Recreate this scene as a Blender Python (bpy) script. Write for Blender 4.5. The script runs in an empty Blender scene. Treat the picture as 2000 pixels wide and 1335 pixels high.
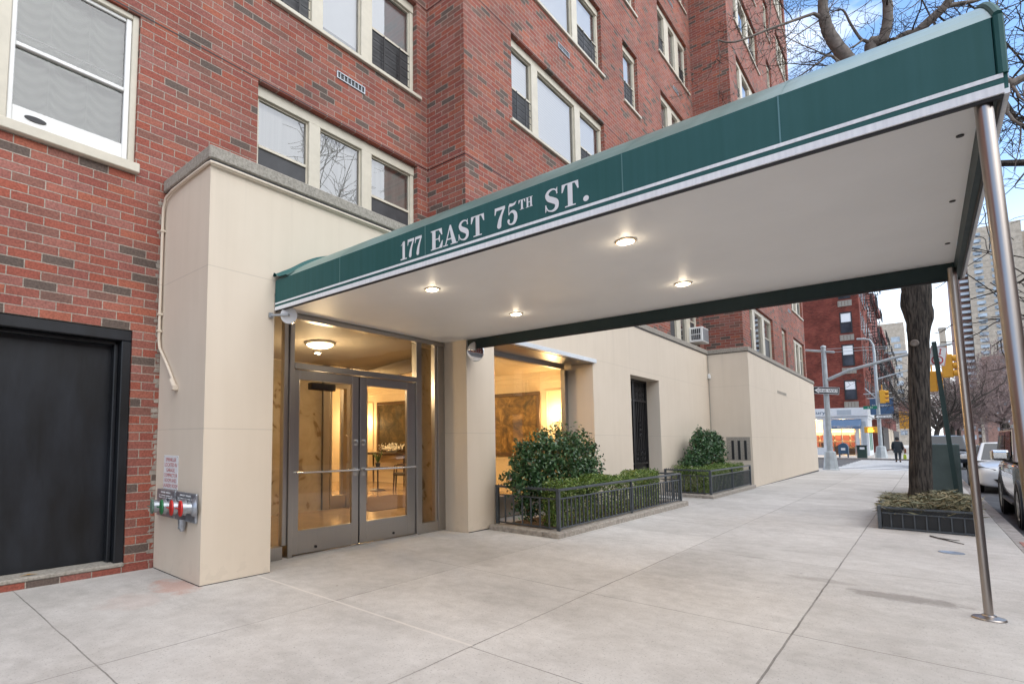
import bpy, bmesh, math, random
import numpy as np
from mathutils import Vector, Matrix
random.seed(7); rng = np.random.default_rng(7)
C = bpy.context.scene
COL = C.collection
# ------------------------------------------------------------------ camera
F_PX, CX, CY, EYE = 1052.295, 746.62, 775.318, 1.3
YAW, PITCH, ROLL = math.radians(44.8922), math.radians(4.5504), math.radians(0.0520)
def cam_axes():
    cy, sy = math.cos(YAW), math.sin(YAW)
    fwd = Vector((sy*math.cos(PITCH), cy*math.cos(PITCH), math.sin(PITCH)))
    right = Vector((cy, -sy, 0)); up = right.cross(fwd)
    return (right*math.cos(ROLL)+up*math.sin(ROLL), up*math.cos(ROLL)-right*math.sin(ROLL), fwd)
RGT, UPV, FWD = cam_axes()
cam_d = bpy.data.cameras.new('camera'); cam = bpy.data.objects.new('camera', cam_d); COL.objects.link(cam)
cam_d.sensor_width = 36; cam_d.lens = F_PX/2000*36
cam_d.shift_x = (1000-CX)/2000; cam_d.shift_y = (CY-667.5)/2000
cam_d.clip_start = 0.05; cam_d.clip_end = 5000
M4 = Matrix((RGT, UPV, -FWD)).transposed().to_4x4(); M4.translation = (0, 0, EYE)
cam.matrix_world = M4; C.camera = cam
def at(px, py, ax, val):            # the point of the world seen at a pixel, on the plane axis = val
    d = RGT*((px-CX)/F_PX) - UPV*((py-CY)/F_PX) + FWD
    o = Vector((0, 0, EYE)); return o + d*((val-o[ax])/d[ax])
# ------------------------------------------------------------------ sky, sun, exposure
SUN_EL, SUN_AZ = math.radians(42), math.radians(186)     # azimuth: direction towards the sun, from +Y clockwise
w = bpy.data.worlds.new('World'); C.world = w; w.use_nodes = True
nt = w.node_tree; nt.nodes.clear(); N = nt.nodes.new; LK = nt.links.new
out = N('ShaderNodeOutputWorld'); bg = N('ShaderNodeBackground'); sky = N('ShaderNodeTexSky')
sky.sky_type = 'NISHITA'; sky.sun_disc = False; sky.sun_elevation = SUN_EL; sky.sun_rotation = SUN_AZ
sky.altitude = 50; sky.air_density = 1.0; sky.dust_density = 1.6; sky.ozone_density = 1.6
tc = N('ShaderNodeTexCoord'); mp = N('ShaderNodeMapping'); mp.inputs['Scale'].default_value = (1, 1, 2.4); mp.inputs['Location'].default_value = (.35, .2, .1)
ns = N('ShaderNodeTexNoise'); ns.inputs['Scale'].default_value = 2.3; ns.inputs['Detail'].default_value = 8; ns.inputs['Roughness'].default_value = .58
rp = N('ShaderNodeValToRGB'); rp.color_ramp.elements[0].position = .53; rp.color_ramp.elements[1].position = .70
mx = N('ShaderNodeMix'); mx.data_type = 'RGBA'; mx.inputs[7].default_value = (10.2, 10.3, 10.5, 1)
LK(tc.outputs['Generated'], mp.inputs['Vector']); LK(mp.outputs[0], ns.inputs['Vector']); LK(ns.outputs['Fac'], rp.inputs['Fac'])
sx = N('ShaderNodeSeparateXYZ'); LK(tc.outputs['Generated'], sx.inputs[0])
hz = N('ShaderNodeMapRange'); hz.inputs[1].default_value = .0; hz.inputs[2].default_value = .40; hz.inputs[3].default_value = .93; hz.inputs[4].default_value = 0; hz.interpolation_type = 'SMOOTHSTEP'; LK(sx.outputs[2], hz.inputs[0])
st_ = N('ShaderNodeMapRange'); st_.inputs[1].default_value = .12; st_.inputs[2].default_value = .5; st_.inputs[3].default_value = 0; st_.inputs[4].default_value = .85; st_.interpolation_type = 'SMOOTHSTEP'
ng = N('ShaderNodeMath'); ng.operation = 'MULTIPLY'; ng.inputs[1].default_value = -1; LK(sx.outputs[1], ng.inputs[0]); LK(ng.outputs[0], st_.inputs[0])   # cloud white added to the unseen street-side sky, for window reflections and facade light
c1 = N('ShaderNodeMath'); c1.operation = 'MAXIMUM'; LK(rp.outputs['Color'], c1.inputs[0]); LK(hz.outputs[0], c1.inputs[1])
cm = N('ShaderNodeMath'); cm.operation = 'MAXIMUM'; LK(c1.outputs[0], cm.inputs[0]); LK(st_.outputs[0], cm.inputs[1])
gn = N('ShaderNodeVectorMath'); gn.operation = 'MULTIPLY'; gn.inputs[1].default_value = (1.45, 1.72, 1.9); LK(sky.outputs[0], gn.inputs[0])
ov = N('ShaderNodeMapRange'); ov.inputs[1].default_value = .62; ov.inputs[2].default_value = .85; ov.inputs[3].default_value = 0; ov.inputs[4].default_value = .8; ov.interpolation_type = 'SMOOTHSTEP'; LK(sx.outputs[2], ov.inputs[0])   # unseen white cloud added overhead to neutralise the blue skylight
c2 = N('ShaderNodeMath'); c2.operation = 'MAXIMUM'; LK(cm.outputs[0], c2.inputs[0]); LK(ov.outputs[0], c2.inputs[1])
LK(c2.outputs[0], mx.inputs[0]); LK(gn.outputs[0], mx.inputs[6]); LK(mx.outputs[2], bg.inputs['Color'])
bg.inputs['Strength'].default_value = 0.13; LK(bg.outputs[0], out.inputs[0])
sd = bpy.data.lights.new('sun', 'SUN'); sd.energy = 1.05; sd.angle = math.radians(60); sd.color = (1, .98, .955)
sun = bpy.data.objects.new('sun', sd); COL.objects.link(sun)
sv = Vector((math.sin(SUN_AZ)*math.cos(SUN_EL), math.cos(SUN_AZ)*math.cos(SUN_EL), math.sin(SUN_EL)))
sun.rotation_euler = sv.to_track_quat('Z', 'Y').to_euler(); sun.location = (0, -20, 40)
C.view_settings.view_transform = 'Standard'; C.view_settings.look = 'None'
C.view_settings.exposure = 0.62; C.view_settings.gamma = 1
C.cycles.use_denoising = True
try: C.cycles.denoiser = 'OPENIMAGEDENOISE'
except Exception: pass
C.cycles.max_bounces = 8; C.cycles.sample_clamp_indirect = 6; C.cycles.caustics_reflective = False; C.cycles.caustics_refractive = False
# ------------------------------------------------------------------ helpers
def gz(x): return -0.0046*min(max(x-5, 0), 32.6)          # the pavement falls gently towards the avenue
class MB:
    def __init__(s): s.v = []; s.f = []; s.m = []; s.cur = 0
    def add(s, vs, fs):
        b = len(s.v); s.v += [tuple(q) for q in vs]
        for f in fs: s.f.append(tuple(i+b for i in f)); s.m.append(s.cur)
        return s
    def box(s, x0, x1, y0, y1, z0, z1):
        vs = [(x, y, z) for z in (z0, z1) for y in (y0, y1) for x in (x0, x1)]
        return s.add(vs, [(0,2,3,1),(4,5,7,6),(0,1,5,4),(2,6,7,3),(0,4,6,2),(1,3,7,5)])
    def quad(s, a, b, c, d): return s.add([a,b,c,d], [(0,1,2,3)])
    def obox(s, o, ux, uy, uz, a, b, c):                  # oriented box: origin corner-centred
        o, ux, uy, uz = Vector(o), Vector(ux)*a/2, Vector(uy)*b/2, Vector(uz)*c/2
        vs = [o+i*ux+j*uy+k*uz for k in (-1,1) for j in (-1,1) for i in (-1,1)]
        return s.add(vs, [(0,2,3,1),(4,5,7,6),(0,1,5,4),(2,6,7,3),(0,4,6,2),(1,3,7,5)])
    def tube(s, pts, rad, n=8, cap=True):
        pts = [Vector(q) for q in pts]; rad = rad if isinstance(rad, (list, tuple)) else [rad]*len(pts)
        rings = []; prev = None
        for i, q in enumerate(pts):
            t = (pts[min(i+1, len(pts)-1)]-pts[max(i-1, 0)])
            t = t.normalized() if t.length > 1e-9 else Vector((0,0,1))
            if prev is None: u = t.orthogonal().normalized()
            else:
                u = prev - t*prev.dot(t); u = u.normalized() if u.length > 1e-6 else t.orthogonal().normalized()
            prev = u; vv = t.cross(u)
            rings.append([q+(u*math.cos(2*math.pi*k/n)+vv*math.sin(2*math.pi*k/n))*rad[i] for k in range(n)])
        vs = [p for r in rings for p in r]; fs = []
        for i in range(len(rings)-1):
            for k in range(n):
                a = i*n+k; b = i*n+(k+1)%n; fs.append((a, b, b+n, a+n))
        if cap: fs.append(tuple(range(n-1, -1, -1))); fs.append(tuple((len(rings)-1)*n+k for k in range(n)))
        return s.add(vs, fs)
    def cyl(s, a, b, r, n=16, r2=None): return s.tube([a, b], [r, r if r2 is None else r2], n)
    def lathe(s, o, axis, prof, n=24):                    # prof: (radius, height along axis)
        ax = Vector(axis).normalized(); u = ax.orthogonal().normalized(); v = ax.cross(u); o = Vector(o)
        vs = []; fs = []
        for r, h in prof:
            for k in range(n): vs.append(o+ax*h+(u*math.cos(2*math.pi*k/n)+v*math.sin(2*math.pi*k/n))*r)
        for i in range(len(prof)-1):
            for k in range(n):
                a = i*n+k; b = i*n+(k+1)%n; fs.append((a, b, b+n, a+n))
        fs.append(tuple(range(n-1, -1, -1))); fs.append(tuple((len(prof)-1)*n+k for k in range(n)))
        return s.add(vs, fs)
    def prism(s, poly, fn, t0, t1):                       # poly in 2D, fn(u,v,t)->xyz
        n = len(poly); vs = [fn(u, v, t0) for u, v in poly]+[fn(u, v, t1) for u, v in poly]
        fs = [tuple(range(n-1, -1, -1)), tuple(range(n, 2*n))]+[(i, (i+1)%n, n+(i+1)%n, n+i) for i in range(n)]
        return s.add(vs, fs)
    def build(s, name, mat, parent=None, smooth=False, bevel=0, seg=1):
        me = bpy.data.meshes.new(name); me.from_pydata(s.v, [], s.f)
        for m in (mat if isinstance(mat, (list, tuple)) else [mat]): me.materials.append(m)
        if any(s.m): me.polygons.foreach_set('material_index', s.m)
        bm = bmesh.new(); bm.from_mesh(me)
        if all(e.is_manifold for e in bm.edges): bmesh.ops.recalc_face_normals(bm, faces=bm.faces); bm.to_mesh(me)
        bm.free()
        if smooth:
            me.polygons.foreach_set('use_smooth', [True]*len(me.polygons))
            me.set_sharp_from_angle(angle=math.radians(40))
        return link(name, me, parent, bevel, seg)
def link(name, me, parent=None, bevel=0, seg=1):
    o = bpy.data.objects.new(name, me); COL.objects.link(o)
    if bevel:
        b = o.modifiers.new('bevel', 'BEVEL'); b.width = bevel; b.segments = seg; b.limit_method = 'ANGLE'; b.harden_normals = False
    if parent: adopt(o, parent)
    return o
def adopt(o, parent):
    o.parent = parent; o.matrix_parent_inverse = Matrix.Translation(-world_loc(parent))
def world_loc(o):
    v = Vector(o.location)
    return v
def empty(name, loc=(0, 0, 0)):
    o = bpy.data.objects.new(name, None); o.location = loc; o.empty_display_size = .2; COL.objects.link(o); return o
def tag(o, label=None, cat=None, group=None, kind=None):
    if label: o['label'] = label
    if cat: o['category'] = cat
    if group: o['group'] = group
    if kind: o['kind'] = kind
    return o
def thing(name, loc, label, cat, group=None): return tag(empty(name, loc), label, cat, group)
def raw_mesh(name, V, Fq, mat, parent=None, smooth=False):       # V (n,3) array, Fq (m,4) or (m,3)
    V = np.asarray(V, 'f4'); Fq = np.asarray(Fq, 'i4'); me = bpy.data.meshes.new(name); k = Fq.shape[1]
    me.vertices.add(len(V)); me.vertices.foreach_set('co', V.ravel())
    me.loops.add(Fq.size); me.loops.foreach_set('vertex_index', Fq.ravel())
    me.polygons.add(len(Fq)); me.polygons.foreach_set('loop_start', np.arange(0, Fq.size, k, dtype='i4'))
    if smooth: me.polygons.foreach_set('use_smooth', np.ones(len(Fq), bool))
    me.update(calc_edges=True); me.materials.append(mat)
    return link(name, me, parent)
def copy_tree(o, parent=None):
    c = o.copy(); COL.objects.link(c)
    if parent: c.parent = parent; c.matrix_parent_inverse = o.matrix_parent_inverse.copy()
    for ch in list(o.children): copy_tree(ch, c)
    return c
def text_mesh(name, s, mat, parent, origin, right, up, height, depth=.004, align='LEFT', squeeze=1.0, shear=0.0):
    cu = bpy.data.curves.new(name, 'FONT'); cu.body = s; cu.size = 1; cu.extrude = 0; cu.align_x = align; cu.shear = shear; cu.resolution_u = 2
    cu.space_line = .95
    o = bpy.data.objects.new(name, cu); COL.objects.link(o); dg = bpy.context.evaluated_depsgraph_get()
    me = bpy.data.meshes.new_from_object(o.evaluated_get(dg)); bpy.data.objects.remove(o); bpy.data.curves.remove(cu)
    r, u = Vector(right).normalized(), Vector(up).normalized(); n = r.cross(u); k = height/.7
    for v in me.vertices: v.co = Vector(origin)+r*v.co.x*k*squeeze+u*v.co.y*k+n*depth
    me.materials.clear(); me.materials.append(mat); me.update()
    return link(name, me, parent)
# ------------------------------------------------------------------ materials
def mat(name):
    m = bpy.data.materials.new(name); m.use_nodes = True; t = m.node_tree
    return m, t, t.nodes.get('Principled BSDF'), t.nodes.new, t.links.new
def rgba(c): return (c[0], c[1], c[2], 1)
def plain(name, col, rough=.6, metal=0, vary=.08, scale=6, bump=0, bscale=60, spec=.5, stretch=(1, 1, 1), coat=0):
    m, t, b, N, L = mat(name)
    b.inputs['Roughness'].default_value = rough; b.inputs['Metallic'].default_value = metal
    b.inputs['Specular IOR Level'].default_value = spec; b.inputs['Coat Weight'].default_value = coat
    tc = N('ShaderNodeTexCoord'); mp = N('ShaderNodeMapping'); mp.inputs['Scale'].default_value = stretch
    L(tc.outputs['Object'], mp.inputs['Vector'])
    n = N('ShaderNodeTexNoise'); n.inputs['Scale'].default_value = scale; n.inputs['Detail'].default_value = 6; n.inputs['Roughness'].default_value = .62
    L(mp.outputs[0], n.inputs['Vector'])
    r = N('ShaderNodeValToRGB'); r.color_ramp.elements[0].position = .3; r.color_ramp.elements[1].position = .72
    lo = [max(0, c*(1-vary*1.6)) for c in col]; hi = [min(1, c*(1+vary)) for c in col]
    r.color_ramp.elements[0].color = rgba(lo); r.color_ramp.elements[1].color = rgba(hi)
    L(n.outputs['Fac'], r.inputs['Fac']); L(r.outputs['Color'], b.inputs['Base Color'])
    if bump:
        n2 = N('ShaderNodeTexNoise'); n2.inputs['Scale'].default_value = bscale; n2.inputs['Detail'].default_value = 4
        L(mp.outputs[0], n2.inputs['Vector'])
        bp = N('ShaderNodeBump'); bp.inputs['Strength'].default_value = bump; bp.inputs['Distance'].default_value = .01
        L(n2.outputs['Fac'], bp.inputs['Height']); L(bp.outputs[0], b.inputs['Normal'])
    return m
def emitter(name, col, strength):
    m, t, b, N, L = mat(name); b.inputs['Base Color'].default_value = rgba(col)
    b.inputs['Emission Color'].default_value = rgba(col); b.inputs['Emission Strength'].default_value = strength; return m
def math_n(N, L, op, a, b_=None):
    n = N('ShaderNodeMath'); n.operation = op
    for i, v in enumerate((a, b_)):
        if v is None: continue
        if isinstance(v, (int, float)): n.inputs[i].default_value = v
        else: L(v, n.inputs[i])
    return n.outputs[0]
def wall_uv(N, L):                                        # (along the wall, height) from world position and facing
    g = N('ShaderNodeNewGeometry'); sp = N('ShaderNodeSeparateXYZ'); L(g.outputs['Position'], sp.inputs[0])
    sn = N('ShaderNodeSeparateXYZ'); L(g.outputs['True Normal'], sn.inputs[0])
    side = math_n(N, L, 'GREATER_THAN', math_n(N, L, 'ABSOLUTE', sn.outputs[0]), .5)
    mx = N('ShaderNodeMix'); mx.data_type = 'FLOAT'; L(side, mx.inputs[0]); L(sp.outputs[0], mx.inputs[2]); L(sp.outputs[1], mx.inputs[3])
    cb = N('ShaderNodeCombineXYZ'); L(mx.outputs[0], cb.inputs[0]); L(sp.outputs[2], cb.inputs[1])
    return cb.outputs[0], g.outputs['Position']
def brick(name, stops, mortar, bw=.267, rh=.0862, ms=.0062, bump=.7, soil=.2):
    m, t, b, N, L = mat(name); uv, pos = wall_uv(N, L)
    n0 = N('ShaderNodeTexNoise'); n0.inputs['Scale'].default_value = 22; L(pos, n0.inputs['Vector'])
    wob = N('ShaderNodeVectorMath'); wob.operation = 'MULTIPLY_ADD'; L(n0.outputs['Color'], wob.inputs[0]); wob.inputs[1].default_value = (.006, .005, 0); L(uv, wob.inputs[2])
    bt = N('ShaderNodeTexBrick'); L(wob.outputs[0], bt.inputs['Vector'])
    for k, v in (('Color1', (0, 0, 0, 1)), ('Color2', (1, 1, 1, 1)), ('Mortar', (.5, .5, .5, 1)), ('Scale', 1.0), ('Mortar Size', ms), ('Mortar Smooth', .25), ('Bias', 0), ('Brick Width', bw), ('Row Height', rh)):
        bt.inputs[k].default_value = v
    r = N('ShaderNodeValToRGB'); e = r.color_ramp.elements
    e[0].position = stops[0][0]; e[0].color = rgba(stops[0][1]); e[1].position = stops[1][0]; e[1].color = rgba(stops[1][1])
    for p_, c_ in stops[2:]: q = e.new(p_); q.color = rgba(c_)
    L(bt.outputs['Color'], r.inputs['Fac'])
    n1 = N('ShaderNodeTexNoise'); n1.inputs['Scale'].default_value = 55; n1.inputs['Detail'].default_value = 5; L(pos, n1.inputs['Vector'])
    n2 = N('ShaderNodeTexNoise'); n2.inputs['Scale'].default_value = .9; n2.inputs['Detail'].default_value = 5; L(pos, n2.inputs['Vector'])
    def mul(col, fac, lo, hi):
        mr = N('ShaderNodeMapRange'); mr.inputs[1].default_value = .3; mr.inputs[2].default_value = .7; mr.inputs[3].default_value = lo; mr.inputs[4].default_value = hi
        L(fac, mr.inputs[0]); v = N('ShaderNodeVectorMath'); v.operation = 'SCALE'; L(col, v.inputs[0]); L(mr.outputs[0], v.inputs['Scale']); return v.outputs[0]
    bc = mul(r.outputs['Color'], n1.outputs['Fac'], .72, 1.2)
    mn = N('ShaderNodeValToRGB'); mn.color_ramp.elements[0].color = rgba([c*.7 for c in mortar]); mn.color_ramp.elements[1].color = rgba(mortar); mn.color_ramp.elements[0].position = .35; mn.color_ramp.elements[1].position = .6
    L(n1.outputs['Fac'], mn.inputs['Fac'])
    mx = N('ShaderNodeMix'); mx.data_type = 'RGBA'; L(bt.outputs['Fac'], mx.inputs[0]); L(bc, mx.inputs[6]); L(mn.outputs['Color'], mx.inputs[7])
    fin = mul(mx.outputs[2], n2.outputs['Fac'], 1-soil, 1+soil*.6)
    L(fin, b.inputs['Base Color']); b.inputs['Roughness'].default_value = .85; b.inputs['Specular IOR Level'].default_value = .25
    h = math_n(N, L, 'SUBTRACT', math_n(N, L, 'MULTIPLY', n1.outputs['Fac'], .35), bt.outputs['Fac'])
    bp = N('ShaderNodeBump'); bp.inputs['Strength'].default_value = bump; bp.inputs['Distance'].default_value = .008; L(h, bp.inputs['Height']); L(bp.outputs[0], b.inputs['Normal'])
    return m
BR = [(.0, (.115, .088, .075)), (.07, (.138, .102, .086)), (.12, (.225, .108, .085)), (.30, (.285, .102, .078)), (.5, (.330, .097, .064)), (.64, (.26, .085, .068)), (.8, (.310, .134, .110)), (1.0, (.36, .116, .072))]
M = {}
M['brick'] = brick('red_brick', BR, (.40, .35, .295), ms=.0055)
M['brick_far'] = brick('far_red_brick', [(0, (.125, .030, .022)), (.3, (.175, .040, .028)), (.7, (.205, .046, .032)), (1, (.24, .062, .042))], (.22, .10, .08), bw=.22, rh=.075, ms=.006, bump=.1, soil=.35)
M['brick_pink'] = brick('faded_brick', [(0, (.26, .15, .125)), (.5, (.31, .18, .15)), (1, (.35, .21, .18))], (.36, .28, .25), bw=.22, rh=.075, bump=.1)
M['brick_tan'] = brick('tan_brick', [(0, (.40, .34, .27)), (.5, (.46, .40, .32)), (1, (.50, .43, .35))], (.6, .52, .44), bw=.22, rh=.075, bump=.1)
def stucco(name, col):
    m, t, b, N, L = mat(name); uv, pos = wall_uv(N, L)
    n = N('ShaderNodeTexNoise'); n.inputs['Scale'].default_value = 1.3; n.inputs['Detail'].default_value = 7; n.inputs['Roughness'].default_value = .6; L(pos, n.inputs['Vector'])
    mp = N('ShaderNodeMapping'); mp.inputs['Scale'].default_value = (5, 5, .35); L(pos, mp.inputs['Vector'])
    n2 = N('ShaderNodeTexNoise'); n2.inputs['Scale'].default_value = 1.6; n2.inputs['Detail'].default_value = 5; L(mp.outputs[0], n2.inputs['Vector'])
    s = math_n(N, L, 'ADD', math_n(N, L, 'MULTIPLY', n.outputs['Fac'], .55), math_n(N, L, 'MULTIPLY', n2.outputs['Fac'], .45))
    r = N('ShaderNodeValToRGB'); r.color_ramp.elements[0].position = .36; r.color_ramp.elements[1].position = .58
    r.color_ramp.elements[0].color = rgba([c*q for c, q in zip(col, (.955, .95, .94))]); r.color_ramp.elements[1].color = rgba(col); L(s, r.inputs['Fac'])
    sp = N('ShaderNodeSeparateXYZ'); L(uv, sp.inputs[0])
    ln = 0
    for zj in (2.93, 1.405):
        d = math_n(N, L, 'ABSOLUTE', math_n(N, L, 'SUBTRACT', sp.outputs[1], zj)); q = math_n(N, L, 'LESS_THAN', d, .0045)
        ln = q if ln == 0 else math_n(N, L, 'MAXIMUM', ln, q)
    gr = N('ShaderNodeMapRange'); gr.inputs[1].default_value = .0; gr.inputs[2].default_value = .28; gr.inputs[3].default_value = .55; gr.inputs[4].default_value = 0; L(sp.outputs[1], gr.inputs[0])
    n3 = N('ShaderNodeTexNoise'); n3.inputs['Scale'].default_value = 9; n3.inputs['Detail'].default_value = 6; L(pos, n3.inputs['Vector'])
    dirt = math_n(N, L, 'MULTIPLY', gr.outputs[0], math_n(N, L, 'GREATER_THAN', n3.outputs['Fac'], .6))
    ms_ = N('ShaderNodeMapping'); ms_.inputs['Scale'].default_value = (9, 9, .16); L(pos, ms_.inputs['Vector'])
    n5 = N('ShaderNodeTexNoise'); n5.inputs['Scale'].default_value = 1; n5.inputs['Detail'].default_value = 6; L(ms_.outputs[0], n5.inputs['Vector'])
    top = N('ShaderNodeMapRange'); top.inputs[1].default_value = 2.2; top.inputs[2].default_value = 3.93; top.inputs[3].default_value = 0; top.inputs[4].default_value = .55; L(sp.outputs[1], top.inputs[0])
    rn = N('ShaderNodeMapRange'); rn.inputs[1].default_value = .56; rn.inputs[2].default_value = .72; L(n5.outputs['Fac'], rn.inputs[0])
    dirt = math_n(N, L, 'MAXIMUM', dirt, math_n(N, L, 'MULTIPLY', top.outputs[0], rn.outputs[0]))
    dark = N('ShaderNodeMix'); dark.data_type = 'RGBA'; L(math_n(N, L, 'MAXIMUM', math_n(N, L, 'MULTIPLY', ln, .28), math_n(N, L, 'MULTIPLY', dirt, .22)), dark.inputs[0])
    L(r.outputs['Color'], dark.inputs[6]); dark.inputs[7].default_value = rgba([c*.45 for c in col])
    L(dark.outputs[2], b.inputs['Base Color']); b.inputs['Roughness'].default_value = .7; b.inputs['Specular IOR Level'].default_value = .3
    n4 = N('ShaderNodeTexNoise'); n4.inputs['Scale'].default_value = 120; n4.inputs['Detail'].default_value = 3; L(pos, n4.inputs['Vector'])
    hh = math_n(N, L, 'SUBTRACT', math_n(N, L, 'MULTIPLY', n4.outputs['Fac'], .12), ln)
    hh = math_n(N, L, 'ADD', hh, math_n(N, L, 'MULTIPLY', n.outputs['Fac'], .4))
    bp = N('ShaderNodeBump'); bp.inputs['Strength'].default_value = .25; bp.inputs['Distance'].default_value = .006; L(hh, bp.inputs['Height']); L(bp.outputs[0], b.inputs['Normal'])
    return m
M['cream'] = stucco('cream_stucco', (.69, .60, .49))
M['stone'] = plain('ledge_stone', (.35, .32, .275), .9, vary=.24, scale=38, bump=.5, bscale=90)
M['frame'] = plain('cream_window_paint', (.60, .555, .455), .5, vary=.06, scale=5)
M['white'] = plain('white_paint', (.78, .78, .76), .45, vary=.04)
M['blind'] = plain('window_blind', (.84, .86, .87), .8, vary=.03, scale=2)
def slats():
    m, t, b, N, L = mat('slatted_blind'); g = N('ShaderNodeNewGeometry'); sp = N('ShaderNodeSeparateXYZ'); L(g.outputs['Position'], sp.inputs[0])
    f = math_n(N, L, 'FRACT', math_n(N, L, 'MULTIPLY', sp.outputs[2], 19)); r = N('ShaderNodeValToRGB'); e = r.color_ramp.elements
    e[0].position = 0; e[0].color = (.42, .43, .43, 1); e[1].position = .22; e[1].color = (.74, .75, .74, 1); L(f, r.inputs['Fac']); L(r.outputs['Color'], b.inputs['Base Color']); b.inputs['Roughness'].default_value = .7; return m
M['slats'] = slats()
M['shade'] = plain('cream_shade', (.66, .63, .56), .9, vary=.10, scale=1.5, stretch=(9, 9, .3))
M['curtain'] = plain('grey_curtain', (.22, .23, .205), .9, vary=.15, scale=5)
M['screen'] = plain('dark_screen', (.045, .046, .05), .55, vary=.25, scale=3)
M['black'] = plain('black_door_paint', (.0085, .0105, .0145), .42, vary=.55, scale=4, bump=.2, bscale=14, stretch=(1, 1, .3))
M['iron'] = plain('iron_paint', (.058, .068, .078), .36, vary=.2, scale=14, bump=.15, bscale=90)
M['iron_black'] = plain('black_iron', (.012, .012, .013), .45, vary=.2)
M['teal'] = None
def canvas(name, col, streak, rough=.55, sc=(26, 26, 1.1)):
    m, t, b, N, L = mat(name); g = N('ShaderNodeNewGeometry'); mp = N('ShaderNodeMapping'); mp.inputs['Scale'].default_value = sc; L(g.outputs['Position'], mp.inputs['Vector'])
    n = N('ShaderNodeTexNoise'); n.inputs['Scale'].default_value = 1; n.inputs['Detail'].default_value = 5; L(mp.outputs[0], n.inputs['Vector'])
    n2 = N('ShaderNodeTexNoise'); n2.inputs['Scale'].default_value = 1.1; n2.inputs['Detail'].default_value = 4; L(g.outputs['Position'], n2.inputs['Vector'])
    s = math_n(N, L, 'ADD', math_n(N, L, 'MULTIPLY', n.outputs['Fac'], .6), math_n(N, L, 'MULTIPLY', n2.outputs['Fac'], .4))
    r = N('ShaderNodeValToRGB'); r.color_ramp.elements[0].position = .38; r.color_ramp.elements[1].position = .68; r.color_ramp.elements[0].color = rgba(col); r.color_ramp.elements[1].color = rgba(streak)
    L(s, r.inputs['Fac']); L(r.outputs['Color'], b.inputs['Base Color']); b.inputs['Roughness'].default_value = rough
    n3 = N('ShaderNodeTexNoise'); n3.inputs['Scale'].default_value = 350; L(g.outputs['Position'], n3.inputs['Vector'])
    n4 = N('ShaderNodeTexNoise'); n4.inputs['Scale'].default_value = 2.2; n4.inputs['Detail'].default_value = 2; L(g.outputs['Position'], n4.inputs['Vector'])
    bp = N('ShaderNodeBump'); bp.inputs['Strength'].default_value = .5; bp.inputs['Distance'].default_value = .004; L(math_n(N, L, 'ADD', math_n(N, L, 'MULTIPLY', n3.outputs['Fac'], .12), math_n(N, L, 'MULTIPLY', n4.outputs['Fac'], 9)), bp.inputs['Height']); L(bp.outputs[0], b.inputs['Normal'])
    return m
M['teal'] = canvas('teal_canvas', (.007, .078, .072), (.016, .096, .096), rough=.62)
M['teal_top'] = canvas('weathered_sky_lit_top', (.05, .16, .15), (.10, .215, .205), rough=.31, sc=(1.1, 20, 1.1))  # weathered canvas, its colour also lightened for the sky sheen on the top
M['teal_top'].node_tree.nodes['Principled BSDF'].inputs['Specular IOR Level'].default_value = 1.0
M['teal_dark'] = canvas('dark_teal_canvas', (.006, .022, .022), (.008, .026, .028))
M['canvas_white'] = canvas('white_canvas_trim', (.72, .73, .75), (.88, .885, .89), sc=(60, 60, .8))
M['soffit'] = plain('canopy_lining', (.78, .775, .77), .5, vary=.03, scale=1.2, bump=.06, bscale=2.5, spec=.45)
def steel(name, col, rough, stretch):
    m, t, b, N, L = mat(name); tc = N('ShaderNodeTexCoord'); mp = N('ShaderNodeMapping'); mp.inputs['Scale'].default_value = stretch; L(tc.outputs['Object'], mp.inputs['Vector'])
    n = N('ShaderNodeTexNoise'); n.inputs['Scale'].default_value = 1; n.inputs['Detail'].default_value = 4; L(mp.outputs[0], n.inputs['Vector'])
    r = N('ShaderNodeMapRange'); r.inputs[3].default_value = rough*.75; r.inputs[4].default_value = rough*1.35; L(n.outputs['Fac'], r.inputs[0]); L(r.outputs[0], b.inputs['Roughness'])
    c = N('ShaderNodeValToRGB'); c.color_ramp.elements[0].color = rgba([q*.85 for q in col]); c.color_ramp.elements[1].color = rgba(col); L(n.outputs['Fac'], c.inputs['Fac']); L(c.outputs['Color'], b.inputs['Base Color'])
    b.inputs['Metallic'].default_value = 1; return m
M['steel'] = steel('brushed_steel', (.47, .455, .44), .3, (260, 260, 3))
M['pole'] = steel('satin_steel_pole', (.40, .36, .33), .30, (4, 4, 2))
M['chrome'] = plain('chrome', (.75, .74, .72), .1, 1, vary=.02)
M['brass'] = plain('brass_trim', (.62, .50, .33), .35, .8, vary=.05)
M['hood'] = plain('pale_metal_hood', (.70, .72, .75), .32, .3, vary=.05)
M['galv'] = plain('galvanised_steel', (.42, .45, .48), .5, .75, vary=.12, scale=9)
M['lamp_grey'] = plain('silver_street_paint', (.42, .46, .48), .5, .2, vary=.12, scale=5)
M['cast'] = plain('cast_metal', (.42, .45, .49), .42, .8, vary=.15, scale=20)
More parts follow.
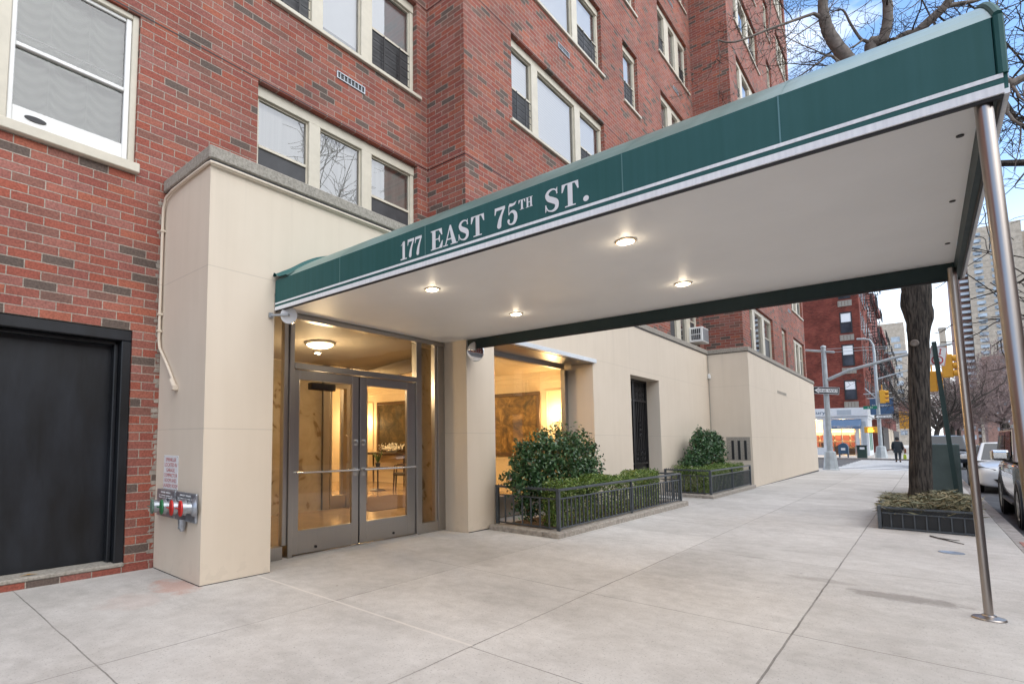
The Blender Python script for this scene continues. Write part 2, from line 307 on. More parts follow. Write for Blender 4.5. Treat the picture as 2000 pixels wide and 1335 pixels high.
def glass(name, refl, tint=(1, 1, 1), rough=.0):
    m, t, b, N, L = mat(name); t.nodes.remove(b); o = t.nodes.get('Material Output')
    tr = N('ShaderNodeBsdfTransparent'); tr.inputs[0].default_value = rgba(tint); gl = N('ShaderNodeBsdfGlossy'); gl.inputs['Roughness'].default_value = rough
    fr = N('ShaderNodeFresnel'); fr.inputs['IOR'].default_value = 1.52
    nz = N('ShaderNodeTexNoise'); nz.inputs['Scale'].default_value = 1.6; nz.inputs['Detail'].default_value = 1; bp = N('ShaderNodeBump'); bp.inputs['Strength'].default_value = .10; bp.inputs['Distance'].default_value = .05; L(nz.outputs['Fac'], bp.inputs['Height']); L(bp.outputs[0], gl.inputs['Normal'])
    ad = math_n(N, L, 'ADD', fr.outputs[0], refl); ms = N('ShaderNodeMixShader'); L(ad, ms.inputs[0]); L(tr.outputs[0], ms.inputs[1]); L(gl.outputs[0], ms.inputs[2]); L(ms.outputs[0], o.inputs[0]); return m
M['pane'] = glass('window_glass', .26, (.97, .985, 1))
M['glass_soft'] = glass('near_window_glass', .07, (.96, .97, .97))
M['glass'] = glass('clear_glass', .03, (.95, .95, .93))
M['car_glass'] = plain('car_glass', (.012, .014, .016), .04, vary=0, spec=.9)
def leaf(name, cols, rough=.4):
    m, t, b, N, L = mat(name); g = N('ShaderNodeNewGeometry'); r = N('ShaderNodeValToRGB'); e = r.color_ramp.elements
    e[0].position = cols[0][0]; e[0].color = rgba(cols[0][1]); e[1].position = cols[1][0]; e[1].color = rgba(cols[1][1])
    for p_, c_ in cols[2:]: q = e.new(p_); q.color = rgba(c_)
    L(g.outputs['Random Per Island'], r.inputs['Fac']); L(r.outputs['Color'], b.inputs['Base Color']); b.inputs['Roughness'].default_value = rough; b.inputs['Specular IOR Level'].default_value = .5
    b.inputs['Subsurface Weight'].default_value = 0
    return m
M['boxwood'] = leaf('boxwood_leaves', [(0, (.06, .12, .02)), (.5, (.135, .22, .038)), (.8, (.22, .30, .065)), (1, (.34, .37, .13))], .40)
M['holly'] = leaf('holly_leaves', [(0, (.022, .060, .024)), (.5, (.042, .108, .040)), (.8, (.085, .165, .062)), (.965, (.11, .18, .075)), (.985, (.12, .05, .03)), (1, (.10, .04, .022))], .30)
M['bough'] = leaf('dry_boughs', [(0, (.10, .105, .06)), (.35, (.17, .16, .09)), (.6, (.27, .21, .11)), (.8, (.14, .17, .11)), (1, (.36, .28, .17))], .8)
M['bark'] = None
def bark():
    m, t, b, N, L = mat('bark'); tc = N('ShaderNodeTexCoord'); mp = N('ShaderNodeMapping'); mp.inputs['Scale'].default_value = (34, 34, 3.6); L(tc.outputs['Object'], mp.inputs['Vector'])
    n = N('ShaderNodeTexNoise'); n.inputs['Scale'].default_value = 1; n.inputs['Detail'].default_value = 7; n.inputs['Roughness'].default_value = .68; L(mp.outputs[0], n.inputs['Vector'])
    r = N('ShaderNodeValToRGB'); r.color_ramp.elements[0].position = .40; r.color_ramp.elements[1].position = .60; r.color_ramp.elements[0].color = (.008, .007, .006, 1); r.color_ramp.elements[1].color = (.085, .070, .058, 1)
    L(n.outputs['Fac'], r.inputs['Fac']); L(r.outputs['Color'], b.inputs['Base Color']); b.inputs['Roughness'].default_value = .95
    bp = N('ShaderNodeBump'); bp.inputs['Strength'].default_value = .9; bp.inputs['Distance'].default_value = .03; L(n.outputs['Fac'], bp.inputs['Height']); L(bp.outputs[0], b.inputs['Normal']); return m
M['bark'] = bark()
M['limb'] = plain('limb_bark', (.17, .145, .125), .9, vary=.3, scale=12, bump=.3, bscale=30)
M['twig_far'] = plain('far_twigs', (.22, .165, .155), .95, vary=.3, scale=1)
M['soil'] = plain('soil', (.075, .05, .035), 1, vary=.5, scale=30, bump=.8, bscale=60)
M['kerb_stone'] = plain('planter_concrete', (.36, .32, .275), .92, vary=.28, scale=16, bump=.5, bscale=120)
def marble():
    m, t, b, N, L = mat('marble'); g = N('ShaderNodeNewGeometry'); n = N('ShaderNodeTexNoise'); n.inputs['Scale'].default_value = 2.2; n.inputs['Detail'].default_value = 9; n.inputs['Distortion'].default_value = 2.4; L(g.outputs['Position'], n.inputs['Vector'])
    r = N('ShaderNodeValToRGB'); e = r.color_ramp.elements; e[0].position = .34; e[0].color = (.30, .23, .14, 1); e[1].position = .40; e[1].color = (.50, .43, .31, 1); q = e.new(.7); q.color = (.60, .53, .40, 1)
    L(n.outputs['Fac'], r.inputs['Fac']); L(r.outputs['Color'], b.inputs['Base Color']); b.inputs['Roughness'].default_value = .25; return m
M['marble'] = marble()
M['lobby_wall'] = plain('lobby_paint', (.72, .63, .48), .6, vary=.03)
M['lobby_floor'] = plain('lobby_floor', (.40, .29, .18), .2, vary=.12, scale=2)
M['mat'] = plain('door_mat', (.085, .05, .035), .95, vary=.2, scale=40)
M['wood'] = plain('dark_wood', (.035, .018, .010), .35, vary=.3, scale=4)
M['gold'] = plain('gilt_frame', (.10, .06, .03), .4, vary=.2)
M['seat'] = plain('dark_upholstery', (.05, .04, .035), .8)
def painting(name, seed, a, b2, c3):
    m, t, b, N, L = mat(name); g = N('ShaderNodeNewGeometry'); mp = N('ShaderNodeMapping'); mp.inputs['Location'].default_value = (seed, seed*2, 0); L(g.outputs['Position'], mp.inputs['Vector'])
    n = N('ShaderNodeTexNoise'); n.inputs['Scale'].default_value = 3.2; n.inputs['Detail'].default_value = 9; n.inputs['Roughness'].default_value = .7; n.inputs['Distortion'].default_value = 1.1; L(mp.outputs[0], n.inputs['Vector'])
    r = N('ShaderNodeValToRGB'); e = r.color_ramp.elements; e[0].position = .36; e[0].color = rgba(a); e[1].position = .52; e[1].color = rgba(b2); q = e.new(.66); q.color = rgba(c3)
    L(n.outputs['Fac'], r.inputs['Fac']); L(r.outputs['Color'], b.inputs['Base Color']); b.inputs['Roughness'].default_value = .4; return m
M['art_a'] = painting('dark_canvas_painting', 3, (.02, .018, .010), (.07, .055, .025), (.16, .11, .045))
M['art_b'] = painting('golden_canvas_painting', 9, (.05, .035, .012), (.20, .12, .03), (.42, .27, .08))
M['cabinet'] = plain('green_cabinet_paint', (.062, .088, .082), .45, vary=.16, scale=2.5)
M['yellow'] = plain('signal_yellow', (.72, .36, .03), .5, vary=.05)
M['sign_white'] = plain('sign_white', (.74, .75, .76), .4, vary=.04)
M['sign_black'] = plain('sign_black', (.015, .015, .016), .4)
M['sign_red'] = plain('sign_red', (.50, .022, .025), .4)
M['sign_green'] = plain('sign_green', (.0, .17, .10), .4)
M['red_paint'] = plain('red_cap_paint', (.55, .025, .02), .45, vary=.12, scale=20)
M['green_paint'] = plain('green_cap_paint', (.02, .17, .06), .5, vary=.12, scale=20)
M['green_worn'] = plain('worn_green_cap_paint', (.14, .22, .17), .6, vary=.35, scale=40)
M['mailblue'] = plain('mailbox_blue', (.045, .095, .16), .4, vary=.1)
M['bin'] = plain('bin_green', (.018, .045, .038), .5, vary=.1)
M['awning'] = plain('blue_awning', (.10, .17, .28), .7, vary=.08)
M['banner'] = plain('blue_banner', (.045, .10, .20), .7, vary=.1)
M['tyre'] = plain('tyre_rubber', (.016, .016, .017), .85, vary=.2, scale=30)
M['rim'] = plain('alloy_rim', (.42, .42, .42), .3, .9, vary=.05)
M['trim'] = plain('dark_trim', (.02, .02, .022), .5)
M['suv_paint'] = plain('pewter_car_paint', (.36, .355, .35), .22, .55, vary=.02, coat=1)
M['sedan_paint'] = plain('white_car_paint', (.74, .75, .75), .25, 0, vary=.02, coat=1)
M['van_paint'] = plain('dark_blue_van_paint', (.018, .025, .04), .22, .2, vary=.04, coat=1)
M['headlamp'] = plain('headlamp_lens', (.13, .135, .14), .12, .3, vary=.5, scale=40)
M['skin'] = plain('skin', (.30, .17, .12), .6); M['hair'] = plain('dark_hair', (.012, .010, .009), .7)
M['coat'] = plain('charcoal_coat', (.022, .028, .034), .9); M['jeans'] = plain('grey_trousers', (.055, .062, .075), .9)
M['tanbag'] = plain('tan_leather', (.19, .065, .025), .55); M['lime'] = plain('lime_bag', (.40, .50, .03), .6); M['pink'] = plain('pale_bag', (.62, .50, .50), .6)
M['win_dark'] = plain('far_window_glass', (.05, .06, .075), .1, vary=.6, scale=.35)
M['win_pale'] = plain('far_pale_window', (.34, .40, .46), .15, vary=.5, scale=.3)
M['store_white'] = plain('storefront_white', (.66, .69, .72), .5, vary=.05)
M['store_grey'] = plain('storefront_grey', (.40, .45, .50), .5, vary=.06)
M['rust'] = plain('brownstone_red', (.20, .055, .045), .8, vary=.2, scale=1)
M['lamp_warm'] = emitter('warm_lamp', (1, .86, .62), 9)
M['dome'] = emitter('dome_lamp', (1, .80, .48), 4.2)
M['sconce'] = emitter('sconce_lamp', (1, .70, .36), 9)
M['store_glow'] = emitter('store_light', (1, .70, .34), 1.6)
M['ped'] = emitter('orange_signal', (1, .25, .02), 6)
# ------------------------------------------------------------------ ground
def paving():
    m, t, b, N, L = mat('pavement_concrete'); g = N('ShaderNodeNewGeometry'); pos = g.outputs['Position']; sp = N('ShaderNodeSeparateXYZ'); L(pos, sp.inputs[0])
    def noise(s, d=6, r=.6, st=None):
        n = N('ShaderNodeTexNoise'); n.inputs['Scale'].default_value = s; n.inputs['Detail'].default_value = d; n.inputs['Roughness'].default_value = r
        if st:
            mp = N('ShaderNodeMapping'); mp.inputs['Scale'].default_value = st; L(pos, mp.inputs['Vector']); L(mp.outputs[0], n.inputs['Vector'])
        else: L(pos, n.inputs['Vector'])
        return n.outputs['Fac']
    wob = math_n(N, L, 'MULTIPLY', math_n(N, L, 'SUBTRACT', noise(3), .5), .02)
    xw = math_n(N, L, 'ADD', sp.outputs[0], wob); yw = math_n(N, L, 'ADD', sp.outputs[1], wob)
    X, Y = sp.outputs[0], sp.outputs[1]
    def band(v, c, hw): return math_n(N, L, 'LESS_THAN', math_n(N, L, 'ABSOLUTE', math_n(N, L, 'SUBTRACT', v, c)), hw)
    def rng_(v, a, b_): return math_n(N, L, 'MULTIPLY', math_n(N, L, 'GREATER_THAN', v, a), math_n(N, L, 'LESS_THAN', v, b_))
    J = None
    def add(q):
        nonlocal J
        J = q if J is None else math_n(N, L, 'MAXIMUM', J, q)
    for c, hw in ((3.455, .004), (2.10, .0045), (.705, .006)): add(band(yw, c, hw))
    for c, a, b_ in ((1.11, -.7, 5.7), (2.88, -.7, 2.1), (4.6, -.7, 3.9), (7.35, -.7, 3.5), (9.79, -.7, 3.5), (12.44, -.7, 4.6), (15.2, -.7, 4.6), (17.9, -.7, 4.6), (20.6, -.7, 3.6), (23.3, -.7, 3.6), (26, -.7, 3.6), (28.7, -.7, 3.6), (31.5, -.7, 3.6), (34, -.7, 9)):
        add(math_n(N, L, 'MULTIPLY', band(xw, c, .005), rng_(Y, a, b_)))
    far = math_n(N, L, 'GREATER_THAN', X, 60); J = math_n(N, L, 'MULTIPLY', J, math_n(N, L, 'SUBTRACT', 1, far))
    seal = math_n(N, L, 'MULTIPLY', band(xw, 2.9, .012), rng_(Y, 2.1, 4.7))
    # slab to slab tone, broad stains, aggregate speckle
    cell = N('ShaderNodeCombineXYZ'); L(math_n(N, L, 'FLOOR', math_n(N, L, 'MULTIPLY', math_n(N, L, 'SUBTRACT', X, .3), .37)), cell.inputs[0]); L(math_n(N, L, 'FLOOR', math_n(N, L, 'MULTIPLY', math_n(N, L, 'SUBTRACT', Y, .705), .725)), cell.inputs[1])
    wn = N('ShaderNodeTexWhiteNoise'); L(cell.outputs[0], wn.inputs['Vector'])
    s = math_n(N, L, 'ADD', math_n(N, L, 'MULTIPLY', noise(.7, 8, .62), .6), math_n(N, L, 'MULTIPLY', noise(7, 8, .7), .4))
    r = N('ShaderNodeValToRGB'); r.color_ramp.elements[0].position = .36; r.color_ramp.elements[1].position = .62; r.color_ramp.elements[0].color = (.425, .40, .372, 1); r.color_ramp.elements[1].color = (.60, .575, .545, 1); L(s, r.inputs['Fac'])
    def mixc(col, fac, c2):
        q = N('ShaderNodeMix'); q.data_type = 'RGBA'; L(fac, q.inputs[0]); L(col, q.inputs[6]); q.inputs[7].default_value = rgba(c2); return q.outputs[2]
    tone = N('ShaderNodeVectorMath'); tone.operation = 'SCALE'; L(r.outputs['Color'], tone.inputs[0]); L(math_n(N, L, 'ADD', math_n(N, L, 'MULTIPLY', wn.outputs['Value'], .17), .88), tone.inputs['Scale'])
    col = tone.outputs[0]
    spk = math_n(N, L, 'MULTIPLY', math_n(N, L, 'GREATER_THAN', noise(70, 3, .6), .62), .5); col = mixc(col, spk, (.22, .20, .185))
    gum = N('ShaderNodeTexVoronoi'); gum.inputs['Scale'].default_value = 2.6; L(pos, gum.inputs['Vector'])
    gs = math_n(N, L, 'MULTIPLY', math_n(N, L, 'LESS_THAN', gum.outputs['Distance'], .030), .5); col = mixc(col, gs, (.10, .09, .085))
    gm2 = N('ShaderNodeTexVoronoi'); gm2.inputs['Scale'].default_value = 5.5; L(pos, gm2.inputs['Vector'])
    g2 = math_n(N, L, 'MULTIPLY', math_n(N, L, 'LESS_THAN', gm2.outputs['Distance'], .035), .55); col = mixc(col, g2, (.16, .145, .13))
    wear = N('ShaderNodeMapRange'); wear.inputs[1].default_value = .52; wear.inputs[2].default_value = .7; wear.inputs[3].default_value = 0; wear.inputs[4].default_value = .5; L(noise(1.7, 9, .72, (1, .55, 1)), wear.inputs[0]); col = mixc(col, wear.outputs[0], (.30, .28, .26))
    def blob(cx, cy, rx, ry, a):
        d = math_n(N, L, 'ADD', math_n(N, L, 'POWER', math_n(N, L, 'DIVIDE', math_n(N, L, 'SUBTRACT', X, cx), rx), 2), math_n(N, L, 'POWER', math_n(N, L, 'DIVIDE', math_n(N, L, 'SUBTRACT', Y, cy), ry), 2))
        d = math_n(N, L, 'ADD', d, math_n(N, L, 'MULTIPLY', math_n(N, L, 'SUBTRACT', noise(6, 6, .7), .5), 3.2))
        mr = N('ShaderNodeMapRange'); mr.inputs[1].default_value = .35; mr.inputs[2].default_value = 1.1; mr.inputs[3].default_value = a; mr.inputs[4].default_value = 0; L(d, mr.inputs[0]); return mr.outputs[0]
    col = mixc(col, blob(6.33, .19, .16, .42, .55), (.16, .14, .125)); col = mixc(col, blob(6.6, .75, .1, .3, .3), (.2, .17, .15))
    col = mixc(col, blob(2.17, 4.8, .20, .32, .5), (.48, .23, .165)); col = mixc(col, blob(1.75, 4.6, .3, .25, .22), (.48, .33, .28))
    jm = math_n(N, L, 'MULTIPLY', J, math_n(N, L, 'MULTIPLY', math_n(N, L, 'POWER', noise(1.1), 1.6), 1.7)) ; col = mixc(col, jm, (.10, .09, .08))
    col = mixc(col, math_n(N, L, 'MULTIPLY', seal, .6), (.66, .62, .57))
    L(col, b.inputs['Base Color']); b.inputs['Roughness'].default_value = .88; b.inputs['Specular IOR Level'].default_value = .3
    h = math_n(N, L, 'SUBTRACT', math_n(N, L, 'MULTIPLY', noise(140, 3, .6), .25), J)
    bp = N('ShaderNodeBump'); bp.inputs['Strength'].default_value = .6; bp.inputs['Distance'].default_value = .006; L(h, bp.inputs['Height']); L(bp.outputs[0], b.inputs['Normal'])
    return m
M['paving'] = paving()
M['asphalt'] = plain('asphalt', (.095, .098, .105), .85, vary=.4, scale=7, bump=.7, bscale=55)
M['line'] = plain('road_paint', (.68, .69, .70), .7, vary=.14, scale=3)
M['kerb'] = plain('kerb_granite', (.33, .30, .28), .85, vary=.25, scale=9, bump=.3)
M['kerb_red'] = plain('red_kerb_paint', (.36, .17, .14), .85, vary=.25, scale=9)
XB = [-400, -60, -20, -5, 0, 5, 12, 20, 28, 37.6, 60, 100, 300, 1500]
def strip(name, x0, x1, y0, y1, dz, m, thick=None):
    xs = [x0]+[x for x in XB if x0 < x < x1]+[x1]; b = MB()
    for a, c in zip(xs[:-1], xs[1:]):
        if thick is None: b.quad((a, y0, gz(a)+dz), (c, y0, gz(c)+dz), (c, y1, gz(c)+dz), (a, y1, gz(a)+dz))
        else:
            vs = [(x, y, gz(x)+dz-t) for t in (thick, 0) for y in (y0, y1) for x in (a, c)]
            b.add(vs, [(4,5,7,6), (0,1,5,4), (2,6,7,3)])
    o = b.build(name, m); o['kind'] = 'structure'; return o
strip('road', -400, 1500, -700, 700, -.135, M['asphalt'])
strip('sidewalk', -60, 36.4, -.75, 60, 0, M['paving'])
strip('curb', -60, 36.55, -.90, -.753, .003, M['kerb'], .3)
strip('curb', 7.6, 11.0, -.905, -.80, .008, M['kerb_red'], .2)
q = MB(); q.box(36.4, 36.55, -.75, 60, gz(36.5)-.3, gz(36.5)+.003); o = q.build('curb', M['kerb']); o['kind'] = 'structure'
strip('sidewalk', 60, 400, -.75, 60, 0, M['paving'])
q = MB(); q.box(59.85, 60, -.9, 60, gz(60)-.3, gz(60)+.003); o = q.build('curb', M['kerb']); o['kind'] = 'structure'
strip('curb', 60, 400, -.9, -.753, .003, M['kerb'], .3)
strip('sidewalk', -60, 36.4, -60, -10.6, 0, M['paving']); strip('sidewalk', 60, 1500, -60, -10.6, 0, M['paving'])
cw = MB()
for k in range(10):
    x = 37.2+k*2.3; cw.quad((x, .15, gz(x)-.13), (x+1.35, .15, gz(x+1.35)-.13), (x+1.35, 3.75, gz(x+1.35)-.13), (x, 3.75, gz(x)-.13))
o = cw.build('crosswalk', M['line']); o['kind'] = 'structure'
cv = MB(); cv.lathe((9.35, -.15, gz(9.35)+.002), (0, 0, 1), [(.11, 0), (.11, .004), (.09, .006), (.085, .003), (.0, .003)], 24)
tag(cv.build('valve_cover', M['cast'], smooth=True), 'small round iron valve cover set in the pavement before the tree box', 'utility cover')
# ------------------------------------------------------------------ the apartment building
YB, YP, YC, YD, YE = 5.651, 4.628, 4.878, 3.79, 5.073      # brick back plane, cream base, first bay, corner block, entrance frame
YF, XC, XS = 3.57, 18.85, 19.55                                            # cream base of the corner block
HT = 27.0; XEND = 32.3; FL = 2.85
bld = thing('apartment_building', (16, 5, 0), 'red brick apartment house with a cream stucco base behind the green canopy', 'building')
def wall_y(b, y, x0, x1, z0, z1, holes, depth, zb=None):    # wall facing -Y with reveals
    xs = sorted({x0, x1, *[h[0] for h in holes], *[h[1] for h in holes]}); zs = sorted({z0, z1, *[h[2] for h in holes], *[h[3] for h in holes]})
    xs = [x for x in xs if x0 <= x <= x1]; zs = [z for z in zs if z0 <= z <= z1]
    for xa, xb in zip(xs[:-1], xs[1:]):
        for za, zc in zip(zs[:-1], zs[1:]):
            mx_, mz = (xa+xb)/2, (za+zc)/2
            if any(h[0] < mx_ < h[1] and h[2] < mz < h[3] for h in holes): continue
            b.quad((xa, y, za), (xb, y, za), (xb, y, zc), (xa, y, zc))
    for h in holes:
        a, c, lo, hi = h[:4]; d = h[4] if len(h) > 4 else depth
        b.quad((a, y, lo), (a, y, hi), (a, y+d, hi), (a, y+d, lo)); b.quad((c, y, lo), (c, y+d, lo), (c, y+d, hi), (c, y, hi))
        b.quad((a, y, hi), (c, y, hi), (c, y+d, hi), (a, y+d, hi))
        if lo > z0+.01: b.quad((a, y, lo), (a, y+d, lo), (c, y+d, lo), (c, y, lo))
def wall_x(b, x, y0, y1, z0, z1): b.quad((x, y0, z0), (x, y0, z1), (x, y1, z1), (x, y1, z0))
def sill_z(k): return 4.155+FL*k
def head_z(k): return 5.80+FL*k
W1 = [(-1.6, 1.99, 0), (3.43, 6.44, 0), (3.55, 6.44, 1), (3.55, 6.44, 2)]
W2c = [(8.13, 12.16), (13.48, 14.47), (16.30, 19.12)]
W3c = [(20.60, 24.50), (26.3, 27.35), (29.0, 31.95)]
def k_sill(k): return 4.09 if k == 0 else sill_z(k)
h1 = [(a, c, (sill_z(k) if a < 0 else k_sill(k)), head_z(k)) for a, c, k in W1]+[(-2.4, 2.03, -.3, 2.414, .24)]
h2 = [(a, c, k_sill(k), head_z(k)) for a, c in W2c for k in range(5)]
h3 = [(a, c, k_sill(k), head_z(k)) for a, c in W3c for k in range(7)]
bw = MB()
wall_y(bw, YB, -9, 6.70, -.3, HT, h1+[(2.33, 6.70, -.3, 3.9, .001)], .2); wall_x(bw, 6.70, YC, YB, 3.9, HT)
wall_y(bw, YC, 6.70, XS, 3.9, HT, h2, .2); wall_x(bw, XS, YD, YC, 3.9, HT)
wall_y(bw, YD, XS, XEND, 3.9, HT, h3, .2)
bw.quad((XEND, YD, -.4), (XEND, 40, -.4), (XEND, 40, HT), (XEND, YD, HT)); bw.quad((-9, YB, HT), (XEND, YB, HT), (XEND, 40, HT), (-9, 40, HT)); bw.quad((-9, YB, -.3), (-9, YB, HT), (-9, 40, HT), (-9, 40, -.3))
bw.build('brick_wall', M['brick'], bld)
# soft joints under each floor's brickwork
sj = MB()
for k in range(7):
    z = head_z(k)+.012
    sj.box(-9, 6.694, YB-.004, YB-.001, z, z+.012); sj.box(6.695, 6.699, YC-.004, YB-.005, z, z+.012); sj.box(6.70, XS-.005, YC-.004, YC-.001, z, z+.012); sj.box(XS-.004, XS-.001, YD-.004, YC-.005, z, z+.012); sj.box(XS, XEND, YD-.004, YD-.001, z, z+.012)
sj.build('shelf_angle', M['iron_black'], bld)
# cream base
XW0, XW1, ZW = 7.05, 10.58, 2.853
cb = MB()
wall_x(cb, 2.316, YP, YB-.002, -.3, 3.935)
wall_y(cb, YP, 2.316, XC, -.3, 3.935, [(3.05, 6.33, -.3, 2.80, YE-YP+.02), (XW0, XW1, -.3, ZW, .60), (12.54, 14.41, -.3, 2.79, .36)], .3)
wall_x(cb, XC, YF, YP, -.4, 3.935); wall_y(cb, YF, XC, XEND+.03, -.4, 3.935, [], .1)
cb.quad((XEND+.03, YF, -.4), (XEND+.03, 40, -.4), (XEND+.03, 40, 3.935), (XEND+.03, YF, 3.935))
cb.build('base_wall', M['cream'], bld)
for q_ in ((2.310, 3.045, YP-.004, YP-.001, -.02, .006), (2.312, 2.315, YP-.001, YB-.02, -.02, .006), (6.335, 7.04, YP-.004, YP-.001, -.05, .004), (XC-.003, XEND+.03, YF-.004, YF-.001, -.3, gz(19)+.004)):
    gp = MB(); gp.box(*q_); gp.build('base_gap_shade', M['trim'], bld)               # open crack plus contact shade, painted as a dark strip at the wall foot
# limestone ledge
lg = MB(); LZ0, LZ1 = 3.955, 4.086
lg.box(2.29, 6.690, YP-.03, YB-.003, LZ0, LZ1)
lg.box(6.690, XC-.03, YP-.03, YC-.003, LZ0, LZ1)
lg.box(XC-.03, XS-.003, YF-.03, YC-.003, LZ0, LZ1); lg.box(XS-.003, XEND+.07, YF-.03, YD-.003, LZ0, LZ1)
lg.build('ledge', M['stone'], bld, bevel=.012)
ub = MB()                                                   # solid dark strip painted as the shadow gap under the ledge
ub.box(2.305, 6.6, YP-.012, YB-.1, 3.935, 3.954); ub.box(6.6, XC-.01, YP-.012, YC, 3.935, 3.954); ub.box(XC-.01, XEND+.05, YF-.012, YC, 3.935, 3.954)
ub.build('ledge_shadow_gap', M['trim'], bld)
b = MB(); r_ = np.random.default_rng(5)
for k in range(70):
    z = .15+k*.053; 
    if r_.random() < .25: continue
    x0_ = 2.312-r_.uniform(.02, .075); pts = [(x0_+r_.uniform(-.01, .01), z), (2.3135, z+r_.uniform(-.004, .004)), (2.3135, z+.045), (x0_+r_.uniform(-.012, .02), z+r_.uniform(.02, .046))]
    b.add([(u, YB-.0025-.0001*(k % 3), v) for u, v in pts], [(0, 1, 2, 3)])
b.build('mortar_smear', M['kerb_stone'], bld)['kind'] = 'stuff'
# windows ----------------------------------------------------------------
def make_window(x0, x1, z0, z1, y, lights, side_sash=True, guard=True, ac_gap=False, sill=True):
    f = MB(); fy0, fy1 = y+.085, y+.155
    f.box(x0, x1, fy0-.012, fy1, z1-.15, z1)                                      # head panel
    f.box(x0, x1, fy0, fy1, z0, z0+.05); f.box(x0, x0+.045, fy0, fy1, z0+.05, z1-.15); f.box(x1-.075, x1, fy0, fy1, z0+.05, z1-.15)
    edges = [x0+.045]+[e for l in lights for e in l]+[x1-.075]
    for a, c in zip(edges[0::2], edges[1::2]):
        if c-a > .02: f.box(a, c, fy0-.02, fy1, z0+.05, z1-.15)
    win = f.build('window', M['frame'], bld, bevel=.006)
    pn, sa, bl = MB(), MB(), MB()
    bk_ = ['blind', 'slats', 'blind', 'shade'][int(rng.integers(0, 4))]
    for i, (a, c) in enumerate(lights):
        lo, hi = z0+.05, z1-.15; fixed = (len(lights) == 3 and i == 1); sc, gd = MB(), MB()
        pn.quad((a, y+.128, lo), (c, y+.128, lo), (c, y+.128, hi), (a, y+.128, hi))
        t = .022; drop = rng.choice([0, .08, .25]) if fixed else rng.choice([0, 0, .12, .3, .62])
        bl.quad((a-.02, y+.19, lo+drop-.02), (c+.02, y+.19, lo+drop-.02), (c+.02, y+.19, hi+.02), (a-.02, y+.19, hi+.02))
        for q0, q1, r0, r1 in ((a, a+t, lo, hi), (c-t, c, lo, hi), (a+t, c-t, hi-t, hi), (a+t, c-t, lo, lo+t)): sa.box(q0, q1, y+.108, y+.14, r0, r1)
        if not fixed:
            mz = lo+(hi-lo)*(.46 if guard else .57)
            sa.box(a+t, c-t, y+.10, y+.135, mz, mz+.035)
            sc.quad((a+t, y+.118, lo+t), (c-t, y+.118, lo+t), (c-t, y+.118, mz), (a+t, y+.118, mz))
            if guard:
                for j in range(5): z = lo+.08+j*(mz-lo-.12)/4; gd.box(a+t, c-t, y+.076, y+.084, z, z+.010)
                for xx in (a+(c-a)*.3, a+(c-a)*.7): gd.box(xx-.013, xx+.013, y+.066, y+.0755, lo+.06, mz-.02)
        else:
            zt_ = lo+(.10 if guard else .62); sc.quad((a+t, y+.16, lo+t), (c-t, y+.16, lo+t), (c-t, y+.16, zt_), (a+t, y+.16, zt_))
        sc.build('screen', M['screen'], win)
        if gd.v: gd.build('window_guard', M['iron_black'], win)
    sa.build('sash', M['frame'], win); pn.build('pane', M['pane'], win); bl.build('blind', M[bk_], win)
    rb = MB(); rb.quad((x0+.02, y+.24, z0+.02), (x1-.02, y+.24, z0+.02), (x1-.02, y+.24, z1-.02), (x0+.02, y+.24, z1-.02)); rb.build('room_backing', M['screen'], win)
    if sill: s = MB(); s.box(x0-.06, x1+.08, y-.045, y+.084, z0-.055, z0+.004); s.build('sill', M['frame'], win, bevel=.006)
    return win
LB = [(3.49, 4.28), (4.475, 5.263), (5.465, 6.36)]
make_window(3.43, 6.44, 4.09, head_z(0), YB, LB, guard=False, sill=False)
for k in (1, 2): make_window(3.55, 6.44, sill_z(k), head_z(k), YB, [(3.62, 4.30), (4.50, 5.24), (5.47, 6.36)])
for k in range(0, 5):
    z0 = 4.09 if k == 0 else sill_z(k)
    make_window(8.13, 12.16, z0, head_z(k), YC, [(8.18, 8.96), (9.19, 10.78), (11.03, 12.08)], guard=k > 0, sill=k > 0)
    make_window(13.48, 14.47, z0, head_z(k), YC, [(13.53, 14.39)], guard=k > 0, sill=k > 0)
    make_window(16.30, 19.12, z0, head_z(k), YC, [(16.35, 17.1), (17.48, 18.06), (18.42, 19.04)], guard=k > 0, sill=k > 0)
for k in range(0, 7):
    z0 = k_sill(k)
    make_window(20.60, 24.50, z0, head_z(k), YD, [(20.68, 21.4), (21.72, 22.9), (23.25, 24.4)], guard=k > 0, sill=k > 0)
    make_window(26.3, 27.35, z0, head_z(k), YD, [(26.37, 27.25)], guard=k > 0, sill=k > 0)
    make_window(29.0, 31.95, z0, head_z(k), YD, [(29.07, 29.8), (30.05, 30.85), (31.1, 31.85)], guard=k > 0, sill=k > 0)
# the near corner window with swagged curtains
f = MB(); a0, a1, z0, z1, y = -1.6, 1.99, sill_z(0), head_z(0), YB
f.box(a0, .87, y+.03, y+.12, z0, z1); f.box(1.925, a1, y+.03, y+.12, z0, z1); f.box(.87, 1.925, y+.03, y+.12, z1-.06, z1); f.box(.87, 1.925, y+.03, y+.12, z0, z0+.03)
win = f.build('window', M['frame'], bld, bevel=.006)
s = MB()
s.box(.872, .915, y+.05, y+.11, z0+.031, z1-.061); s.box(1.868, 1.923, y+.05, y+.11, z0+.031, z1-.061)
s.box(.916, 1.867, y+.045, y+.10, 4.925, 4.965); s.box(.916, 1.867, y+.05, y+.10, z0+.031, z0+.20); s.box(.916, 1.867, y+.06, y+.10, z1-.10, z1-.061); s.box(.916, 1.867, y+.085, y+.105, 5.07, 5.082)
s.build('sash', M['white'], win, bevel=.006)
s = MB(); pts = [(1.10+.09*math.cos(t)*1.0, .025*math.sin(t)) for t in np.linspace(0, 2*math.pi, 20)[:-1]]
